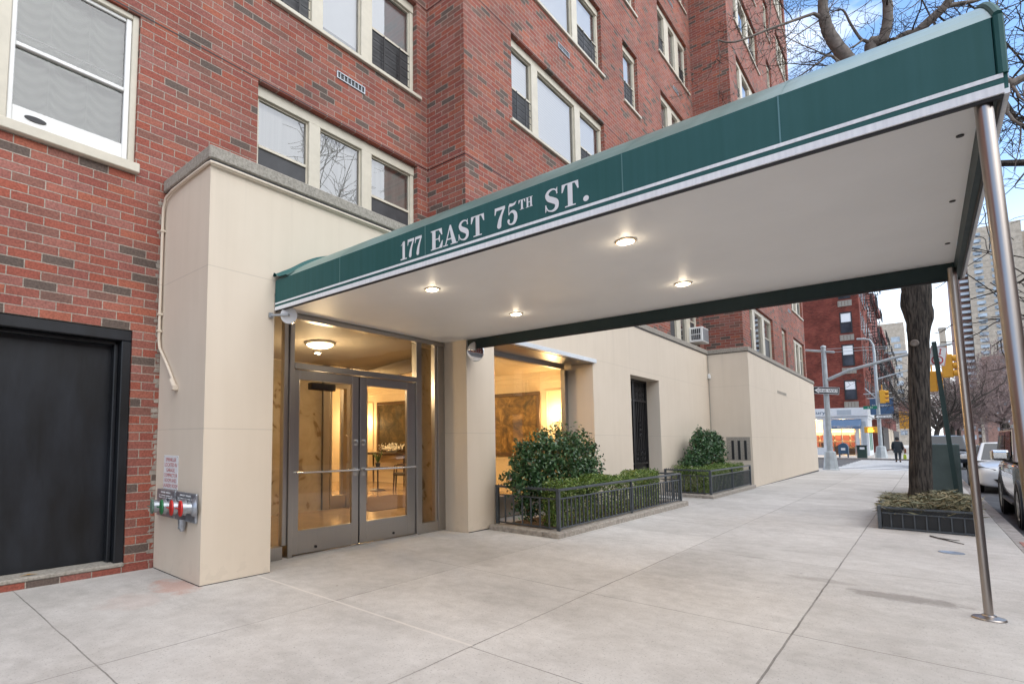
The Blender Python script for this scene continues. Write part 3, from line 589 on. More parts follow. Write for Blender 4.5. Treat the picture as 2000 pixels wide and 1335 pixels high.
s.prism([(u, 4.275+v) for u, v in pts], lambda u, v, t: (u, y+.0485-t, v), 0, .006); s.build('sash_lift', M['trim'], win)
s = MB(); s.quad((.90, y+.08, z0+.19), (1.88, y+.08, z0+.19), (1.88, y+.08, z1-.06), (.90, y+.08, z1-.06)); s.build('pane', M['glass_soft'], win)
V = []; Fq = []; nx, nz = 90, 90
for j in range(nz+1):
    for i in range(nx+1):
        u = i/nx; v = j/nz; x = .88+u*1.02; z = z0+.15+v*1.46
        sw = (u*3) % 1-.5; drop = .11*(1-4*sw*sw)
        V.append((x, y+.17+.012*math.sin(2*math.pi*(z+drop)/.115)*min(1, 2.2*(1-4*sw*sw)+.15)+.03*(abs(sw)*2)**6, z))
for j in range(nz):
    for i in range(nx): a = j*(nx+1)+i; Fq.append((a, a+1, a+nx+2, a+nx+1))
raw_mesh('curtain', V, Fq, M['curtain'], win, smooth=True)
s = MB(); s.box(a0, 2.02, y-.06, y+.029, z0-.10, z0); s.build('sill', M['frame'], win, bevel=.008)
# louvres in the brick
def vent(x0, x1, z0, z1, y):
    b = MB(); t = .014
    for q in ((x0, x1, z1-t, z1), (x0, x1, z0, z0+t), (x0, x0+t*1.4, z0+t, z1-t), (x1-t*1.4, x1, z0+t, z1-t)): b.box(q[0], q[1], y-.014, y-.002, q[2], q[3])
    n = 8
    for i in range(1, n): xx = x0+(x1-x0)*i/n; b.box(xx-.007, xx+.007, y-.010, y-.004, z0+t, z1-t)
    v = b.build('wall_vent', M['galv'], bld); d = MB(); d.box(x0+.01, x1-.01, y-.003, y-.001, z0+.01, z1-.01); d.build('vent_opening', M['sign_black'], v)
vent(4.70, 5.25, 6.465, 6.575, YB); vent(9.95, 10.45, 9.35, 9.47, YC); vent(17.5, 18.0, 12.1, 12.22, YC); vent(28.0, 28.6, 6.75, 6.87, YD); vent(17.3, 17.8, 14.9, 15.0, YC)
b = MB()
for i in range(9): b.box(23.2+i*.2, 23.33+i*.2, YF-.006, YF-.002, 2.96, 3.06)
b.build('base_grille', M['stone'], bld)
b = MB(); b.box(XC-.01, XC-.002, 3.62, 4.22, .72, 1.40); pg = b.build('panel_frame', M['stone'], bld)
b = MB()
for yy in (3.74, 3.90, 4.06): b.box(XC-.018, XC-.011, yy-.032, yy+.032, .74, 1.30)
b.build('slot', M['trim'], pg)
# garage door --------------------------------------------------------------
g = MB(); yd = YB+.20
g.box(-2.4, 1.925, yd, yd+.05, .10, 2.27); gd_ = g.build('garage_door', M['black'], bld)
g = MB(); g.box(-2.4, 2.028, YB+.012, yd+.03, 2.30, 2.413); g.box(1.935, 2.028, YB+.012, yd+.03, .085, 2.299); g.box(1.895, 1.935, YB+.10, yd+.0, .085, 2.299); g.box(-2.4, 1.934, YB+.10, yd, 2.262, 2.299)
g.build('door_frame', M['black'], gd_, bevel=.008)
g = MB(); g.box(-2.4, 2.30, YB-.018, YB+.20, -.05, .056); g.build('step_course', M['brick'], gd_)
g = MB(); g.box(-2.4, 2.026, YB-.024, YB+.26, .058, .098); g.build('door_step', M['stone'], gd_, bevel=.01)
# entrance -------------------------------------------------------------------
st = MB(); fy0, fy1 = YE-.045, YE+.045
st.box(3.10, 3.16, fy0, fy1, .0, 2.69); st.box(3.535, 3.596, fy0-.006, fy1, 0, 2.69); st.box(3.47, 3.533, fy0+.02, fy1, .14, 2.69); st.box(3.16, 3.469, fy0, fy1, 0, .14)
st.box(5.690, 5.80, fy0-.006, fy1, 0, 2.69); st.box(6.115, 6.165, fy0+.015, fy1, .14, 2.69); st.box(6.167, 6.325, fy0, fy1, 0, 2.69); st.box(5.801, 6.166, fy0+.004, fy1, 0, .139)
st.box(3.06, 6.325, fy0-.01, fy1, 2.691, 2.75); st.box(3.597, 5.689, fy0-.012, fy1, 2.115, 2.185)
sf = st.build('entrance_frame', M['steel'], bld, bevel=.005)
gl = MB(); gl.quad((3.597, YE, 2.186), (5.689, YE, 2.186), (5.689, YE, 2.69), (3.597, YE, 2.69)); gl.build('transom_pane', M['glass'], sf)
gl = MB(); gl.quad((5.801, YE, .14), (6.115, YE, .14), (6.115, YE, 2.69), (5.801, YE, 2.69)); gl.build('sidelight_pane', M['glass'], sf)
gl = MB(); gl.quad((3.161, YE, .14), (3.469, YE, .14), (3.469, YE, 2.69), (3.161, YE, 2.69)); gl.build('sidelight_pane', M['glass'], sf)
def door_leaf(x0, x1, g0, g1, mirror):
    b = MB(); y0, y1 = YE-.022, YE+.022; zb, zt = .018, 2.108
    b.box(x0, g0, y0, y1, zb, zt); b.box(g1, x1, y0, y1, zb, zt); b.box(g0, g1, y0, y1, zb, .28); b.box(g0, g1, y0, y1, 2.0, zt)
    d = b.build('entrance_door', M['steel'], bld, bevel=.004)
    b = MB(); b.quad((g0, YE, .28), (g1, YE, .28), (g1, YE, 2.0), (g0, YE, 2.0)); b.build('door_glass', M['glass'], d)
    b = MB(); a, c = (x0+.03, x1-.035) if not mirror else (x0+.03, x1-.035)
    b.tube([(a, y0-.045, .932), (c, y0-.045, .932)], .0125, 10)
    for xx in (a+.02, c-.02): b.tube([(xx, y0-.045, .932), (xx, y0-.001, .932)], .014, 10)
    b.build('push_bar', M['chrome'], d, smooth=True)
    lx = x1-.055 if not mirror else x0+.055
    b = MB(); b.lathe((lx, y0-.001, 1.27), (0, -1, 0), [(.042, 0), (.042, .006), (.03, .01), (.012, .012), (.012, .016)], 20)
    b.lathe((lx, y0-.001, .905), (0, -1, 0), [(.055, 0), (.055, .006), (.048, .009)], 20); b.build('lock_plate', M['steel'], d, smooth=True)
    b = MB(); b.lathe(((g0+.25) if not mirror else (g1-.28), y0-.001, .075), (0, -1, 0), [(.016, 0), (.016, .012), (.010, .013), (.010, .004)], 14); b.build('door_stop', M['trim'], d, smooth=True)
door_leaf(3.600, 4.612, 3.692, 4.505, False); door_leaf(4.636, 5.686, 4.750, 5.520, True)
b = MB(); b.box(4.6125, 4.6355, YE+.0, YE+.02, .015, 2.11); b.build('door_astragal', M['trim'], sf)
b = MB(); b.box(3.598, 5.688, YE-.06, YE+.06, 0, .014); b.build('threshold', M['chrome'], sf)
b = MB(); b.box(3.90, 4.28, YE+.03, YE+.11, 1.90, 1.985); b.build('door_closer', M['trim'], sf, bevel=.01)
# lobby window with its steel hood
b = MB(); yw = 5.208
b.box(XW0+.002, XW1-.12, yw-.04, yw+.05, 2.755, 2.845); b.box(10.45, XW1-.002, yw-.045, yw+.05, 0, 2.754); b.box(XW0+.002, 7.09, yw-.04, yw+.05, 0, 2.754); b.box(7.09, 10.45, yw-.04, yw+.05, 0, .35)
lw = b.build('lobby_window', M['steel'], bld, bevel=.004)
b = MB(); b.quad((7.09, yw, .35), (10.45, yw, .35), (10.45, yw, 2.755), (7.09, yw, 2.755)); b.build('pane', M['glass'], lw)
b = MB(); b.box(XW0+.002, XW1-.002, YP+.012, yw-.046, 2.838, 2.849); b.build('soffit', M['steel'], lw)
b = MB(); b.box(XW0-.06, XW1+.07, YP-.055, YP+.010, 2.845, 2.925); b.build('hood', M['hood'], lw, bevel=.004)
# iron gate
yg = 4.957; gx0, gx1, gz0, gz1 = 12.545, 14.405, 0.0, 2.785
b = MB(); t = .05
b.box(gx0, gx0+t, yg-.03, yg+.02, gz0, gz1); b.box(gx1-t, gx1, yg-.03, yg+.02, gz0, gz1); b.box(gx0+t, gx1-t, yg-.03, yg+.02, gz1-t, gz1); b.box(gx0+t, gx1-t, yg-.03, yg+.02, gz0, .12)
b.box(gx0+t, gx1-t, yg-.025, yg+.015, .72, .76); b.box(gx0+t, gx1-t, yg-.025, yg+.015, 2.25, 2.29); b.box(13.44, 13.51, yg-.035, yg+.02, .12, gz1-t)
for i in range(15):
    xx = gx0+.12+i*.118
    if abs(xx-13.475) > .06: b.box(xx-.011, xx+.011, yg-.012, yg+.010, .76, 2.25)
def scroll(cx, cz, r, n, ph):
    b.tube([(cx+r*math.cos(t+ph)*(1-.11*i), yg-.02, cz+r*math.sin(t+ph)*(1-.11*i)) for i, t in enumerate(np.linspace(0, 1.9*math.pi, 9))], .011, 5)
for cx in (12.82, 13.02, 13.25, 13.70, 13.93, 14.13):
    for cz in (2.37, 2.50, 2.64): scroll(cx, cz, .085, 1, cx*7+cz*5)
    for cz in (.80, .92, 1.05): scroll(cx, cz, .075, 1, cx*5+cz*3)
for cx in (13.02, 13.93):
    for cz in (1.38, 1.5, 1.62, 1.74): scroll(cx, cz, .1, 1, cz*9)
b.box(12.75, 13.35, yg-.028, yg-.0265, .2, .66); b.box(13.6, 14.2, yg-.028, yg-.0265, .2, .66)
ig = b.build('iron_gate', M['iron_black'], bld)
b = MB(); b.quad((gx0, yg+.03, 0), (gx1, yg+.03, 0), (gx1, yg+.03, 2.79), (gx0, yg+.03, 2.79)); b.build('gate_backing', M['trim'], ig)
# lobby shell
XE_, YN, ZL = 12.0, 13.2, 2.95
b = MB(); b.quad((3.06, 5.12, .002), (XE_, 5.12, .002), (XE_, YN, .002), (3.06, YN, .002)); b.build('lobby_floor', M['lobby_floor'], bld)
b = MB(); b.quad((XE_, 5.27, 0), (XE_, 5.27, ZL), (XE_, YN, ZL), (XE_, YN, 0)); b.quad((3.06, YN, 0), (XE_, YN, 0), (XE_, YN, ZL), (3.06, YN, ZL)); b.quad((3.06, 5.12, 0), (3.06, 5.12, ZL), (3.06, YN, ZL), (3.06, YN, 0))
b.quad((6.34, 5.13, 0), (6.34, 5.13, ZL), (7.04, 5.13, ZL), (7.04, 5.13, 0)); b.quad((10.59, 5.27, 0), (10.59, 5.27, ZL), (XE_, 5.27, ZL), (XE_, 5.27, 0)); b.quad((3.06, 5.13, 2.76), (3.06, 5.13, ZL), (7.04, 5.13, ZL), (7.04, 5.13, 2.76)); b.quad((7.04, 5.27, 2.85), (7.04, 5.27, ZL), (10.59, 5.27, ZL), (10.59, 5.27, 2.85))
lwall = b.build('lobby_wall', M['lobby_wall'], bld)
b = MB(); b.quad((3.06, 5.12, ZL), (XE_, 5.12, ZL), (XE_, YN, ZL), (3.06, YN, ZL)); b.build('lobby_ceiling', M['lobby_wall'], bld)
b = MB()
def mould(y0, y1, z0, z1):
    t = .035
    for q in ((y0, y1, z1-t, z1), (y0, y1, z0, z0+t), (y0, y0+t, z0+t, z1-t), (y1-t, y1, z0+t, z1-t)): b.box(XE_-.02, XE_-.002, q[0], q[1], q[2], q[3])
mould(5.45, 6.42, 1.0, 2.5); mould(8.05, 10.6, 1.0, 2.5); mould(12.45, 13.1, 1.0, 2.5); mould(5.45, 6.42, .15, .85); mould(6.6, 10.6, .15, .85); mould(10.8, 13.1, .15, .85)
b.box(XE_-.03, XE_-.002, 5.28, YN, .88, .94); b.box(XE_-.12, XE_-.002, 5.28, YN, 2.83, 2.948); b.box(XE_-.06, XE_-.002, 5.28, YN, 2.72, 2.829)
b.build('wall_moulding', M['lobby_wall'], lwall)
b = MB(); b.box(3.08, 6.36, 8.0, 8.08, .0, 2.715); b.build('vestibule_wall', M['marble'], bld)
b = MB(); b.quad((6.02, 5.36, 0), (6.62, 5.36, 0), (6.62, 5.36, 2.71), (6.02, 5.36, 2.71)); b.build('marble_panel', M['marble'], bld)
b = MB(); b.add([(3.07, 5.12, 2.72), (6.55, 5.12, 2.72), (7.55, 8.0, 2.72), (3.07, 8.0, 2.72)], [(0, 1, 2, 3)]); b.add([(3.07, 5.12, 2.76), (6.55, 5.12, 2.76), (7.55, 8.0, 2.76), (3.07, 8.0, 2.76)], [(0, 1, 2, 3)]); b.build('vestibule_ceiling', plain('vestibule_ceiling_paint', (.46, .42, .36), .6, vary=.03), bld)
b = MB(); b.box(3.1, 5.9, 5.14, 5.66, .004, .014); b.box(6.9, 9.4, 7.2, 9.0, .004, .012); b.build('floor_mat', M['mat'], bld)
b = MB(); b.box(6.37, 6.52, 7.96, 8.10, 0, 2.715); b.box(6.56, 6.60, 7.98, 8.06, 0, 2.715); b.box(6.95, 7.03, 7.96, 8.06, 0, 2.715); b.box(7.08, 7.12, 7.98, 8.06, 0, 2.715); b.box(6.37, 7.12, 7.95, 8.07, 2.30, 2.40); b.box(6.60, 6.95, 7.98, 8.04, .0, .25)
d20 = Vector((math.sin(math.radians(20)), math.cos(math.radians(20)), 0)); n20 = Vector((d20.y, -d20.x, 0)); o20 = Vector((6.62, 5.35, 0))
b.obox(o20+d20*2.2+Vector((0, 0, 2.60)), d20, n20, (0, 0, 1), 4.4, .09, .23)
for s_ in (3.0, 4.4): b.obox(o20+d20*s_+Vector((0, 0, 1.24)), d20, n20, (0, 0, 1), .07, .07, 2.48)
b.build('inner_door_frame', M['steel'], bld)
b = MB(); b.tube([(6.90, 7.93, .85), (6.90, 7.88, .9), (6.90, 7.88, 1.35), (6.90, 7.93, 1.4)], .016, 8); b.build('inner_door_pull', M['steel'], bld, smooth=True)
# lobby furniture ---------------------------------------------------------
def picture(y0, y1, z0, z1, m, label):
    t = thing('painting', (XE_, (y0+y1)/2, z0), label, 'painting')
    b = MB(); fw = .09
    for q in ((y0, y1, z1-fw, z1), (y0, y1, z0, z0+fw), (y0, y0+fw, z0+fw, z1-fw), (y1-fw, y1, z0+fw, z1-fw)): b.box(XE_-.07, XE_-.022, q[0], q[1], q[2], q[3])
    b.build('picture_frame', M['gold'], t, bevel=.01); b = MB(); b.box(XE_-.05, XE_-.025, y0+fw, y1-fw, z0+fw, z1-fw); b.build('picture_canvas', m, t)
picture(10.78, 12.24, .95, 2.49, M['art_a'], 'large dark framed painting above the console seen through the entrance doors')
picture(6.56, 8.0, .90, 2.49, M['art_b'], 'large golden brown framed painting seen through the lobby window')
t = thing('console_table', (11.6, 11.5, 0), 'dark console table under the painting behind the entrance doors', 'table')
b = MB(); b.box(11.35, 11.97, 10.5, 12.4, .86, .93); b.build('table_top', M['wood'], t, bevel=.01)
for x_, y_ in ((11.40, 10.56), (11.40, 12.34), (11.9, 10.56), (11.9, 12.34)): b = MB(); b.tube([(x_, y_, 0), (x_, y_, .859)], [.022, .03], 8); b.build('leg', M['wood'], t)
t = thing('flower_arrangement', (11.6, 11.2, .93), 'pale flowers in a low bowl on the console table', 'flowers')
b = MB(); b.lathe((11.6, 11.2, .931), (0, 0, 1), [(.09, 0), (.17, .08), (.15, .09)], 18); b.build('bowl', M['white'], t, smooth=True)
V = []; Fq = []
for i in range(260):
    c = np.array([11.6, 11.2, 1.09])+rng.normal(0, [.12, .2, .05]); d1 = rng.normal(0, 1, 3); d1 /= np.linalg.norm(d1); d2 = np.cross(d1, rng.normal(0, 1, 3)); d2 /= np.linalg.norm(d2)
    k = len(V); V += [c-d1*.035, c+d2*.025, c+d1*.035, c-d2*.025]; Fq.append((k, k+1, k+2, k+3))
raw_mesh('blooms', V, Fq, M['blind'], t)
def chair(x, y, ang, label):
    t = thing('lobby_chair', (x, y, 0), label, 'chair', 'chairs in the lobby')
    ca, sa_ = math.cos(ang), math.sin(ang)
    P = lambda u, v, z: (x+u*ca-v*sa_, y+u*sa_+v*ca, z)
    b = MB(); b.add([P(u, v, z) for z in (.40, .46) for v in (-.25, .25) for u in (-.25, .25)], [(0,2,3,1),(4,5,7,6),(0,1,5,4),(2,6,7,3),(0,4,6,2),(1,3,7,5)]); b.build('seat', M['seat'], t, bevel=.015)
    for u, v in ((-.22, -.22), (-.22, .22), (.22, -.22), (.22, .22)): b = MB(); b.tube([P(u*1.08, v*1.05, 0), P(u, v, .40)], [.016, .024], 8); b.build('leg', M['wood'], t)
    b = MB(); b.tube([P(-.22, -.22, .46), P(-.27, -.22, .95), P(-.27, 0, 1.0), P(-.27, .22, .95), P(-.22, .22, .46)], .022, 8); b.tube([P(-.25, -.2, .72), P(-.27, 0, .73), P(-.25, .2, .72)], .02, 8); b.build('backrest', M['wood'], t)
    for v in (-.25, .25): b = MB(); b.tube([P(-.24, v, .68), P(.2, v, .66), P(.22, v, .46)], .018, 8); b.build('arm', M['wood'], t)
chair(9.6, 10.75, .6, 'dark wooden armchair in the lobby, left of the small round table'); chair(10.35, 9.6, 2.2, 'dark wooden armchair in the lobby, right of the small round table')
t = thing('side_table', (9.9, 10.1, 0), 'small round dark table between the lobby armchairs', 'table')
b = MB(); b.lathe((9.9, 10.1, .58), (0, 0, 1), [(.26, 0), (.27, .015), (.26, .03)], 24); b.build('table_top', M['wood'], t)
b = MB(); b.lathe((9.9, 10.1, 0), (0, 0, 1), [(.2, 0), (.2, .02), (.02, .05), (.02, .579)], 16); b.build('pedestal', M['wood'], t)
t = thing('potted_plant', (9.9, 10.1, .61), 'small dark leafy plant on the round lobby table', 'plant')
b = MB(); b.lathe((9.9, 10.1, .611), (0, 0, 1), [(.05, 0), (.07, .1), (.06, .1)], 14); b.build('pot', M['trim'], t)
b = MB()
for i in range(9): a_ = i*.7; b.tube([(9.9, 10.1, .7), (9.9+.06*math.cos(a_), 10.1+.06*math.sin(a_), .85), (9.9+.14*math.cos(a_), 10.1+.14*math.sin(a_), .9+.02*i)], [.012, .02, .004], 5)
b.build('leaves', M['holly'], t)
def point(name, loc, power, col, size):
    l = bpy.data.lights.new(name, 'POINT'); l.energy = power; l.color = col; l.shadow_soft_size = size; o = bpy.data.objects.new(name, l); o.location = loc; COL.objects.link(o); return o
WARM = (1, .66, .31)
def sconce(y, z, label):
    t = thing('wall_sconce', (XE_, y, z), label, 'wall lamp', 'lobby wall lamps')
    b = MB(); b.lathe((XE_-.10, y, z-.1), (0, 0, 1), [(.05, 0), (.075, .2), (.07, .2), (.045, .002)], 16); b.build('lamp_shade', M['sconce'], t, smooth=True)
    b = MB(); b.tube([(XE_-.003, y, z-.08), (XE_-.06, y, z-.12), (XE_-.10, y, z-.1)], .012, 8); b.build('bracket', M['gold'], t)
    point('sconce_light', (XE_-.26, y, z+.06), 30, WARM, .08)
sconce(6.12, 1.86, 'glowing wall lamp at the right edge of the lobby window'); sconce(12.75, 1.80, 'glowing wall lamp beside the dark painting behind the doors')
t = thing('ceiling_light', (4.835, 6.139, 2.72), 'round glowing bowl lamp on the vestibule ceiling above the doors', 'ceiling lamp')
b = MB(); b.lathe((4.835, 6.139, 2.718), (0, 0, -1), [(.22, 0), (.225, .03), (.20, .035)], 32); b.build('rim', M['steel'], t, smooth=True)
b = MB(); b.lathe((4.835, 6.139, 2.683), (0, 0, -1), [(.198, 0), (.18, .022), (.13, .044), (.06, .057), (.001, .060)], 32); b.build('glass_bowl', M['dome'], t, smooth=True)
point('vestibule_light', (4.835, 6.139, 2.20), 24, (1, .72, .40), .15)
def recess_light(x, y, z, r, label, group):
    t = thing('recessed_light', (x, y, z), label, 'ceiling lamp', group)
    b = MB(); b.lathe((x, y, z-.001), (0, 0, -1), [(r*1.18, 0), (r*1.18, .006), (r, .010), (r*.96, .004)], 28); b.build('trim_ring', M['brass'], t, smooth=True)
    if group == 'lamps under the canopy':
        sl = bpy.data.lights.new('canopy_lamp_light', 'SPOT'); sl.energy = 24; sl.color = (1, .80, .55); sl.spot_size = math.radians(168); sl.spot_blend = .8; sl.shadow_soft_size = .05; so = bpy.data.objects.new('canopy_lamp_light', sl); so.location = (x, y, z-.03); COL.objects.link(so); point('canopy_lamp_glow', (x, y, z-.055), .5, (1, .82, .58), .03)
    b = MB(); b.lathe((x, y, z-.004), (0, 0, -1), [(r*.94, 0), (r*.90, .010), (r*.6, .017), (.001, .019)], 28); b.build('lamp', M['lamp_warm'], t, smooth=True)
    return t
recess_light(5.38, 6.897, 2.72, .055, 'small recessed lamp in the vestibule ceiling behind the bowl lamp', None) if False else None
t = recess_light(5.38, 6.897, 2.72, .055, 'small recessed lamp in the vestibule ceiling behind the bowl lamp', 'recessed lamps')
point('lobby_light', (8.9, 7.4, 2.6), 105, WARM, .25); point('lobby_light', (9.4, 10.6, 2.6), 90, WARM, .25); point('lobby_light', (7.3, 10.6, 2.5), 60, WARM, .25)
# ------------------------------------------------------------------ the canopy
XN, XFA, YO, YI = 3.05, 6.38, -.30, 4.618                   # near side, far side, street end, wall end
ZB, ZT, ZS = 2.618, 2.93, 2.755
can = thing('entrance_canopy', (4.7, 2.1, 2.6), 'long green fabric canopy with a white striped hem reaching from the doors to the kerb', 'canopy')
XM = (XN+XFA)/2; HWD = (XFA-XN)/2
TH0 = math.radians(40); RV = HWD/math.sin(TH0)
def vault(i, n):                                            # barrel vault springing from the two straight sides
    a = TH0*(-1+2*i/n); return XM+RV*math.sin(a), ZT+RV*(math.cos(a)-math.cos(TH0))
NV = 28
seams = [YI, 3.6, 2.6, 1.13, .402, YO+.12, YO]
b = MB()
ys = sorted({*seams, *np.linspace(YO, YI, 24)})
for ya, yc in zip(ys[:-1], ys[1:]):
    for i in range(NV):
        (xa, za), (xb_, zb_) = vault(i, NV), vault(i+1, NV); b.quad((xa, ya, za), (xb_, ya, zb_), (xb_, yc, zb_), (xa, yc, za))
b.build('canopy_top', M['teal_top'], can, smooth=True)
b = MB(); GZ = ZB+.078                                      # the cloth stops above the white hem
b.box(XN, XN+.012, YO+.03, YI, GZ, ZT); 
b.build('side_panel', M['teal'], can)
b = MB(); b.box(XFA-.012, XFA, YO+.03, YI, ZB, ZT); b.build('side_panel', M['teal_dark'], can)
b = MB()
vs = [(XN+.012, ZB+.02), (XFA-.012, ZB+.02)]+[vault(i, NV) for i in range(NV, -1, -1)]
b.prism(vs, lambda u, v, t: (u, YO+t, v), 0, .02); b.build('end_panel', M['teal'], can)
b = MB(); b.tube([(XN-.004+.012, YO+.012, z) for z in (GZ, ZT)], .016, 8)
b.tube([(vault(i, NV)[0], YO+.012, vault(i, NV)[1]+.004) for i in range(NV+1)], .014, 8); b.build('piping', M['teal'], can, smooth=True)
b = MB()
for ysm in (3.6, 2.6, 1.13, .402):
    b.box(XN-.0014, XN, ysm-.003, ysm+.003, GZ, ZT)
    for i in range(NV):
        (xa, za), (xb_, zb_) = vault(i, NV), vault(i+1, NV); b.quad((xa, ysm-.011, za+.002), (xb_, ysm-.011, zb_+.002), (xb_, ysm+.011, zb_+.002), (xa, ysm+.011, za+.002))
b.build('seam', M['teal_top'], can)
b = MB(); b.box(XN-.003, XN+.012, YO+.012, YI, ZB+.060, ZB+.0775); b.box(XN-.0028, XN+.012, YO+.012, YI, ZB, ZB+.036); b.box(XN+.012, XFA, YO-.003, YO+.012, ZB, ZB+.036); b.box(XN+.012, XFA, YO-.003, YO+.012, ZB+.060, ZB+.0775)
b.build('white_hem', M['canvas_white'], can)
b = MB(); b.box(XN-.001, XN+.0125, YO+.012, YI, ZB+.0362, ZB+.0598); b.build('hem_stripe', M['teal'], can)
b = MB(); b.box(XN+.013, XFA-.013, YO+.05, YE-.06, ZS, ZS+.02); b.build('soffit', M['soffit'], can)
b = MB(); b.tube([(XN+.016, YI, ZB-.004), (XN+.016, YO+.02, ZB-.004), (XFA-.02, YO+.02, ZB-.004), (XFA-.02, YI, ZB-.004)], .011, 8); b.build('frame_rail', M['trim'], can, smooth=True)
b = MB()
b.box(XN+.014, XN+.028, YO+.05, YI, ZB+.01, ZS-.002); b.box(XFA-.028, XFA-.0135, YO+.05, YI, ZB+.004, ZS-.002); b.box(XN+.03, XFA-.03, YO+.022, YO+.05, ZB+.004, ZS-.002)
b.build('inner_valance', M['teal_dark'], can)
b = MB()
for x_ in (3.7, 4.7, 5.7): b.lathe((x_, YO+.10, ZS-.001), (0, 0, -1), [(.014, 0), (.014, .006)], 10)
b.build('soffit_screw', M['trim'], can)
# loose cloth bunched against the wall
V = []; Fq = []; n1, n2 = 40, 10
for i in range(n1+1):
    for j in range(n2+1):
        u = i/n1; v = j/n2; y_ = YI+.004-v*(.06+.62*math.exp(-3.2*(1-u))*0+.42*(1-u)*v*.4)-.0; x_ = XN-.03+u*1.15
        zc = vault(max(0, (x_-XN)/(2*HWD))*NV, NV)[1] if x_ > XN else ZT
        z_ = zc+.012+.055*math.exp(-((v-.25)/.3)**2)*(1-.55*u)+.010*math.sin(14*u+9*v)*(1-v)
        V.append((x_, y_, z_))
for i in range(n1):
    for j in range(n2): a = i*(n2+1)+j; Fq.append((a, a+1, a+n2+2, a+n2+1))
raw_mesh('wall_flap', V, Fq, M['teal'], can, smooth=True)
# lettering, drawn as flat serif letters on the near side
def rect(a, c, lo, hi): return [(a, lo), (c, lo), (c, hi), (a, hi)]
def stroke(pts, wd):
    P_ = [np.array(q, float) for q in pts]; dense = []; W_ = []
    for i in range(len(P_)-1):                               # Catmull-Rom through the points
        p0, p1, p2, p3 = P_[max(i-1, 0)], P_[i], P_[i+1], P_[min(i+2, len(P_)-1)]
        for k in range(6):
            t = k/6; dense.append(.5*((2*p1)+(-p0+p2)*t+(2*p0-5*p1+4*p2-p3)*t*t+(-p0+3*p1-3*p2+p3)*t**3)); W_.append(wd[i]+(wd[i+1]-wd[i])*t)
    dense.append(P_[-1]); W_.append(wd[-1]); L_, R_ = [], []
    for i, q_ in enumerate(dense):
        d = dense[min(i+1, len(dense)-1)]-dense[max(i-1, 0)]; d = d/np.linalg.norm(d); nrm = np.array([-d[1], d[0]])
        L_.append(tuple(q_+nrm*W_[i]/2)); R_.append(tuple(q_-nrm*W_[i]/2))
    return [[L_[i], L_[i+1], R_[i+1], R_[i]] for i in range(len(L_)-1)]
def disc(cx, cy, r, ar): return [(cx+r*ar*math.cos(t), cy+r*math.sin(t)) for t in np.linspace(0, 2*math.pi, 19)[:-1]]
GL = {
 '1': [rect(.36, .70, .06, .96), rect(.10, .96, 0, .07), [(.08, .76), (.36, .84), (.36, .96), (.70, .96), (.62, 1.0), (.5, .99)]],
 '7': [rect(.08, .96, .86, 1.0), [(.06, .68), (.13, .68), (.22, .86), (.08, .86)]]+stroke([(.88, .90), (.66, .62), (.52, .36), (.46, .13)], [.12, .18, .28, .36])+[disc(.46, .12, .12, 1.5)],
 'E': [rect(.13, .40, .06, .94), rect(.02, .9, .94, 1), rect(.02, .93, 0, .06), [(.90, 1.0), (.94, .66), (.88, .66), (.66, .94)], [(.93, 0), (.98, .36), (.92, .36), (.68, .06)], rect(.40, .62, .47, .53), [(.62, .5), (.70, .68), (.75, .68), (.75, .32), (.70, .32)]],
 'A': [[(.14, .05), (.21, .05), (.53, .93), (.47, 1.0)], [(.47, 1.0), (.56, 1.0), (.92, .05), (.64, .05), (.47, .80)], rect(.28, .70, .27, .34), rect(0, .34, 0, .055), rect(.53, 1.02, 0, .055)],
 'S': stroke([(.83, .74), (.72, .91), (.52, .965), (.30, .91), (.19, .76), (.30, .60), (.54, .49), (.78, .36), (.80, .17), (.66, .05), (.46, .03), (.26, .10), (.15, .28)], [.05, .06, .07, .13, .22, .25, .26, .26, .22, .13, .07, .06, .05])+[[(.80, .70), (.87, .70), (.87, 1.0), (.80, .92)], [(.10, 0), (.17, .08), (.17, .34), (.10, .34)]],
 'T': [rect(.37, .64, .055, .94), rect(.04, .97, .94, 1), [(.04, 1.0), (.02, .66), (.08, .66), (.24, .94)], [(.97, 1.0), (.99, .66), (.93, .66), (.77, .94)], rect(.20, .81, 0, .055)],
 '5': [[(.22, .86), (.30, 1.0), (.60, .965), (.88, 1.03), (.74, .88), (.5, .84)], [(.20, .48), (.26, .48), (.28, .92), (.22, .92)]]+stroke([(.22, .49), (.40, .60), (.62, .58), (.78, .44), (.80, .27), (.70, .10), (.50, .03), (.31, .06), (.20, .17)], [.05, .08, .15, .25, .28, .2, .08, .08, .12])+[disc(.24, .2, .085, 1.2)],
 'H': [rect(.12, .36, .06, .94), rect(.64, .88, .06, .94), rect(.0, .47, 0, .06), rect(.53, 1, 0, .06), rect(.0, .47, .94, 1), rect(.53, 1, .94, 1), rect(.36, .64, .46, .53)],
 '.': [disc(.5, .12, .12, 2.9)],
}
def put(ch, y0, y1, z0, z1):
    lb = MB()
    for k, poly in enumerate(GL[ch]):
        off = .0018+.00012*k
        lb.add([(XN-off, y0-(y0-y1)*u, z0+(z1-z0)*v) for u, v in poly], [tuple(range(len(poly)))])
    lb.build('letter', M['sign_white'], can)
Z0, Z1 = 2.717, 2.866
for ch, y0, y1 in (('1', 2.862, 2.785), ('7', 2.785, 2.708), ('7', 2.707, 2.630), ('E', 2.545, 2.425), ('A', 2.425, 2.295), ('S', 2.288, 2.183), ('T', 2.178, 2.062), ('7', 1.985, 1.893), ('5', 1.890, 1.798), ('S', 1.612, 1.505), ('T', 1.498, 1.385)): put(ch, y0, y1, Z0, Z1)
put('.', 1.368, 1.318, 2.717, 2.866)
